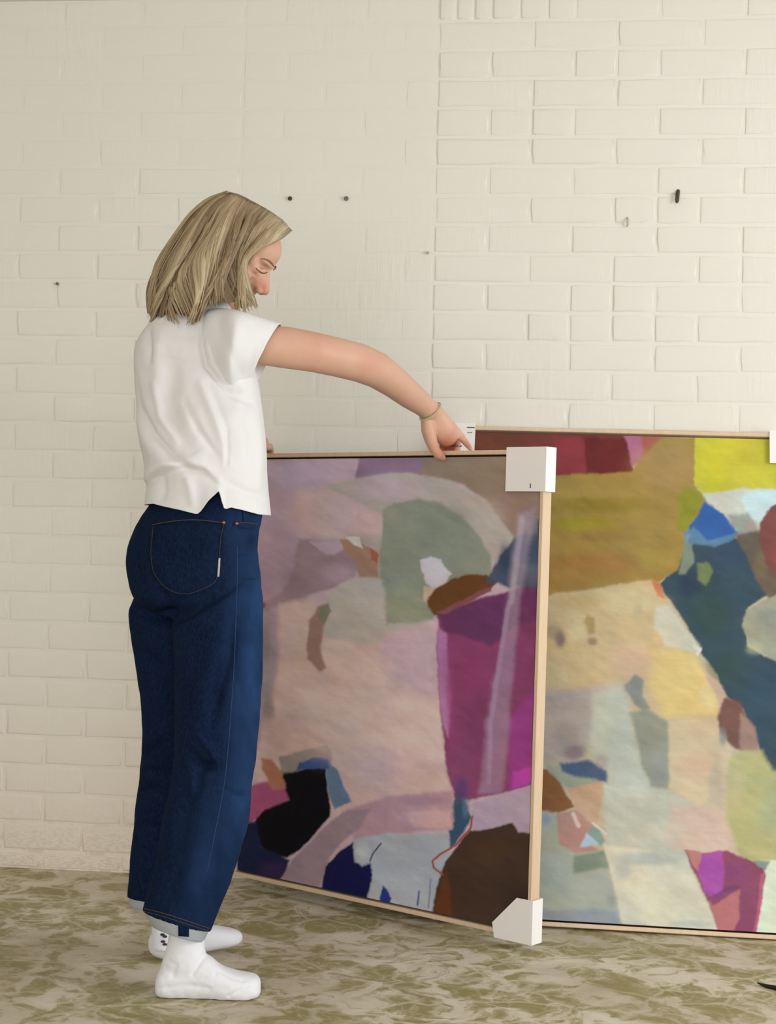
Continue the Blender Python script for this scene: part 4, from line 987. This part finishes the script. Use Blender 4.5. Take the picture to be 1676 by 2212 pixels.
def stitch(pts, bv, off, rad, mat, parent, name='stitching', step=5):
    if len(pts) > 2: pts = [tuple(p) for p in crom(pts, 6)]
    L = sum(math.hypot(pts[i+1][0]-pts[i][0], pts[i+1][1]-pts[i][1]) for i in range(len(pts)-1))
    q = [hit(a, b, bv, off) for a, b in resample(pts, max(3, int(L/step)))]; q = [v for v in q if v is not None]
    if len(q) < 3: return None
    V, Fc = tube(q, [rad]*len(q), 5); return subpart(name, mesh(V, Fc), mat, parent, smooth=True)
drape('back_pocket', [(327,1133),(322,1165),(320,1200),(328,1240),(350,1272),(399,1288)], [(486,1131),(480,1155),(477,1205),(470,1258),(440,1277),(399,1289)], bvJ, .003, M_jean, jeans, 30, 24)
stitch([(328,1134),(365,1127),(410,1123),(450,1125),(485,1130)], bvJ, .005, .0011, M_thread, jeans)
stitch([(483,1134),(477,1160),(473,1205),(467,1252),(440,1271),(400,1283),(362,1272),(334,1240),(326,1200),(328,1165),(331,1137)], bvJ, .004, .0006, M_thread, jeans)
stitch([(509,1131),(530,1129),(556,1133)], bvJ, .0015, .0009, M_thread, jeans)
stitch([(524,1098),(526,1128)], bvJ, .001, .0012, M_jean, jeans)
M_seam = Mat('worn_seam', (.024, .05, .125, 1), .85)
stitch([(512,1180),(512,1260),(509,1340),(506,1430),(500,1520),(494,1600),(486,1680),(476,1740),(462,1810),(448,1880)], bvJ, .0002, .0009, M_seam, jeans, 'side_seam')
stitch([(308,1110),(300,1150),(297,1200),(303,1240),(318,1268)], bvJ, .0002, .0008, M_jean, jeans, 'yoke_seam')
drape('pocket_tab', [(472,1206),(469,1246)], [(476,1206),(473,1246)], bvJ, .005, M_tab, jeans, 8, 3)
for px, py in ((483, 1129), (511, 1131)):
    h_ = hit(px, py, bvJ, .004)
    V, Fc = ellipsoid((0, 0, 0), (.004, .003, .004), Matrix.Translation(h_), n=8); subpart('rivet', mesh(V, Fc), M_rivet, jeans, smooth=True)
# hem stitching near leg
stitch([(312,1963),(350,1972),(400,1988),(453,2006)], bvJ, .0008, .0010, M_thread, jeans, step=6)
stitch([(311,1969),(350,1979),(400,1995),(450,2011)], bvJ, .0008, .0008, M_thread, jeans, step=6)
# pale reverse of the denim showing below the hems
rg = pring([(1962, 2006, 312, 452, 3.254, .083), (1978, 2016, 318, 448, 3.254, .081), (1998, 2032, 328, 441, 3.254, .076)], 40, -.1, 2.2, 4, .7)
V, Fc = loft(rg, True, True); subpart('turned_cuff', mesh(V, Fc), M_lining, jeans, smooth=True, label='pale reverse of the near hem')
bvC = BVHTree.FromPolygons(V, Fc)
drape('cuff_patch', [(385, 2000), (385, 2022)], [(408, 2004), (408, 2024)], bvC, .0015, M_jean, jeans, 6, 6)
rg = pring([(1934, 1944, 279, 394, 3.52, .086), (1958, 1968, 281, 390, 3.52, .084)], 32, -.1, 2.2, 3, .7)
V, Fc = loft(rg, True, True); subpart('turned_cuff', mesh(V, Fc), M_lining, jeans, smooth=True)

# ---- socks
def sock(shaft, slices, sk):
    V, Fc = [], []
    loft(pring(shaft, 28, 0, 2.1, 4), True, True, V, Fc)
    rings = []
    for k in crom(slices, 5):
        x, t, b, hb, d = k; T, Bm = P(x, t, d), P(x, b, d); mid = (T+Bm)/2
        ring = []
        for j in range(28):
            a = 2*math.pi*j/28; c, s_ = math.cos(a), math.sin(a)
            ring.append(mid+(T-mid)*math.copysign(abs(c)**.8, c)+(cF*math.cos(sk)+cR*math.sin(sk)*-1)*hb*math.copysign(abs(s_)**.85, s_))
        rings.append(ring)
    loft(rings, True, True, V, Fc)
    me = eval_remesh(V, Fc, .003, 6, .5); c = get_co(me); c[:, 2] = np.maximum(c[:, 2], .0015)
    return me, c
me, c = sock([(2010, 2014, 366, 442, 3.245, .034), (2040, 2044, 361, 442, 3.243, .034), (2065, 2068, 353, 448, 3.24, .035), (2090, 2094, 347, 468, 3.24, .036), (2115, 2118, 345, 490, 3.24, .034)],
             [(335, 2122, 2142, .014, 3.235), (341, 2100, 2152, .026, 3.236), (355, 2085, 2158, .033, 3.238), (385, 2070, 2160, .036, 3.24), (420, 2062, 2160, .037, 3.24), (450, 2064, 2161, .038, 3.24), (478, 2086, 2162, .041, 3.242), (510, 2098, 2163, .044, 3.245), (538, 2103, 2161, .041, 3.248), (556, 2108, 2152, .030, 3.25), (563, 2118, 2142, .015, 3.25)], .1)
nn = get_no(me); x, y, z = nproj(c); D = .0015*fbm(x/16, y/16, 3)
for pts, w, am in (([(362,2075),(380,2085),(372,2110)], 5, .002), ([(470,2095),(500,2112),(525,2118)], 4, .002), ([(345,2135),(400,2128),(450,2135)], 5, .0018), ([(462,2076),(464,2092),(466,2104)], 3, .0045), ([(440,2066),(425,2090),(415,2105)], 4, .003), ([(535,2130),(512,2142),(495,2152)], 3.5, .003), ([(535,2112),(545,2125),(552,2140)], 5, .002)):
    d, _, _ = seg_dist(x, y, pts); D -= am*np.exp(-(d/w)**2)
c += nn*(D*np.clip(-(nn@nF)*2, 0, 1))[:, None]; c[:, 2] = np.maximum(c[:, 2], .0012); set_co(me, c)
part('sock', me, M_sock, smooth=True, label='white sock on the near foot')
me, c = sock([(1945, 1950, 326, 380, 3.515, .030), (1990, 1995, 327, 378, 3.51, .030), (2015, 2020, 328, 380, 3.51, .033), (2045, 2048, 329, 395, 3.50, .034)],
             [(326, 2030, 2058, .014, 3.495), (334, 2016, 2066, .026, 3.495), (352, 2002, 2071, .033, 3.50), (385, 1996, 2066, .036, 3.52), (420, 1994, 2058, .038, 3.545), (455, 1998, 2050, .042, 3.565), (488, 2003, 2043, .042, 3.585), (508, 2007, 2036, .030, 3.60), (518, 2013, 2028, .014, 3.605)], .6)
set_co(me, c); me.update()
sk2 = part('sock', me, M_sock, smooth=True, label='grey white sock on the far foot')
bvS = BVHTree.FromPolygons([Vector(v) for v in c], [list(p.vertices) for p in me.polygons])
V, Fc = [], []
for px, py in ((351, 2019), (356, 2023), (352, 2034), (356, 2040)):
    h_ = hit(px, py, bvS, .001)
    if h_: ellipsoid((0, 0, 0), (.0055, .002, .003), Matrix.Translation(h_), V, Fc, 6)
if V: subpart('knitted_mark', mesh(V, Fc), M_mark, sk2, smooth=True)

# ---- bracelet and ring
V, Fc = [], []
wc = P(930, 889, 3.787); ax = (P(940, 897, 3.79)-P(918, 876, 3.772)).normalized()
uu = (cU-ax*cU.dot(ax)).normalized(); vv = ax.cross(uu)
tl = (ax+.25*uu).normalized()
for k in range(34):
    a = 2*math.pi*k/34; p = wc+(uu*math.cos(a)+vv*math.sin(a)*.98)*.0292+tl*.006*math.cos(a)
    ellipsoid((0, 0, 0), (.0026, .0026, .0026), Matrix.Translation(p), V, Fc, 5)
part('bracelet', mesh(V, Fc), M_bead, smooth=True, label='pale green beaded bracelet')
V, Fc = [], []
rc = P(987, 963, 3.893); rings = []
for k in range(24):
    a = 2*math.pi*k/24; cen_ = rc+(cR*math.cos(a)+cF*math.sin(a))*.0112; rd = (cR*math.cos(a)+cF*math.sin(a))
    rings.append([cen_+(rd*math.cos(b)*.0012+cU*math.sin(b)*.002) for b in [2*math.pi*q/8 for q in range(8)]])
rings.append(rings[0]); loft(rings, False, False, V, Fc)
part('ring', mesh(V, Fc), M_silver, smooth=True)

# ------------------------------------------------------------------ small things on the wall and floor
M_iron = Mat('dark_iron', rgba('#4b4238'), .6, .3); M_iron2 = Mat('grey_iron', rgba('#75736a'), .6, .3)
def screw(px, py, r, mat, label):
    w = wall_point(px, py, -.004); V, Fc = [], []
    ring = lambda y, rad: [Vector((w.x+rad*math.cos(a), w.y-y, w.z+rad*math.sin(a))) for a in [2*math.pi*j/14 for j in range(14)]]
    loft([ring(-.006, r*.6), ring(0, r*.95), ring(.002, r), ring(.0045, r*.9), ring(.0052, r*.5), ring(.004, r*.25)], True, True, V, Fc)
    o = link('wall_screw', mesh(V, Fc), mat, smooth=False, label=label, cat='screw'); return o
screw(626.5, 429, .0062, M_iron, 'small dark brown screw head in the white wall nearest the blonde hair')
screw(748, 429, .0066, M_iron2, 'small greyish screw head in the white wall right of the darker one')
screw(124, 613, .0045, M_iron2, 'tiny faint screw head in the left part of the brick wall')
screw(924, 546, .0040, Mat('painted_over', rgba('#b5b19c'), .6), 'tiny painted over screw head beside the vertical joint above the raised arm')
# flat hook
V, Fc = [], []
for i, (a, b) in enumerate(((1465, 412), (1463.5, 420), (1463, 428), (1462, 436))): pass
hk = [wall_point(1464.8, 412, -.007), wall_point(1463.6, 418, -.010), wall_point(1463.0, 425, -.011), wall_point(1462.3, 432, -.013), wall_point(1461.8, 436.5, -.017)]
V, Fc = tube(hk, [.0048, .0056, .0054, .0052, .0040], 10, flat=.5, up=Vector((1, 0, 0)))
box_geo(hk[1].x-.002, hk[1].x+.002, -.010, 0.0, hk[1].z-.003, hk[1].z+.003, None, V, Fc)
link('picture_hook', mesh(V, Fc), M_iron, smooth=True, label='dark upright metal hook fixed high on the brick wall at right', cat='hook')
V, Fc = [], []
hp = [wall_point(1355, 470, -.006), wall_point(1357, 474, -.010), wall_point(1354.5, 479, -.012), wall_point(1356, 484, -.010), wall_point(1354, 489, -.006)]
V, Fc = tube(hp, [.0022, .0026, .0024, .0026, .0020], 8)
link('wire_staple', mesh(V, Fc), Mat('painted_wire', rgba('#bdb9a5'), .6), smooth=True, label='small bent wire painted over in cream, left of the dark hook', cat='wire')
# cable end on the floor at the right edge
def fl(px, py, z=.004): return P(px, py, floor_depth(px, py, z))
V, Fc = tube([fl(1636, 2123), fl(1646, 2127), fl(1658, 2130.5), fl(1672, 2133), fl(1690, 2139), fl(1716, 2150), fl(1800, 2190), fl(1950, 2240), fl(2150, 2250), fl(2400, 2230)], [.0012, .003, .0042, .005, .005, .005, .005, .005, .005, .005], 10)
link('black_cable', mesh(V, Fc), Mat('black_rubber', rgba('#221f1a'), .6), smooth=True, label='black tapered cable end lying on the patterned floor at the right edge', cat='cable')
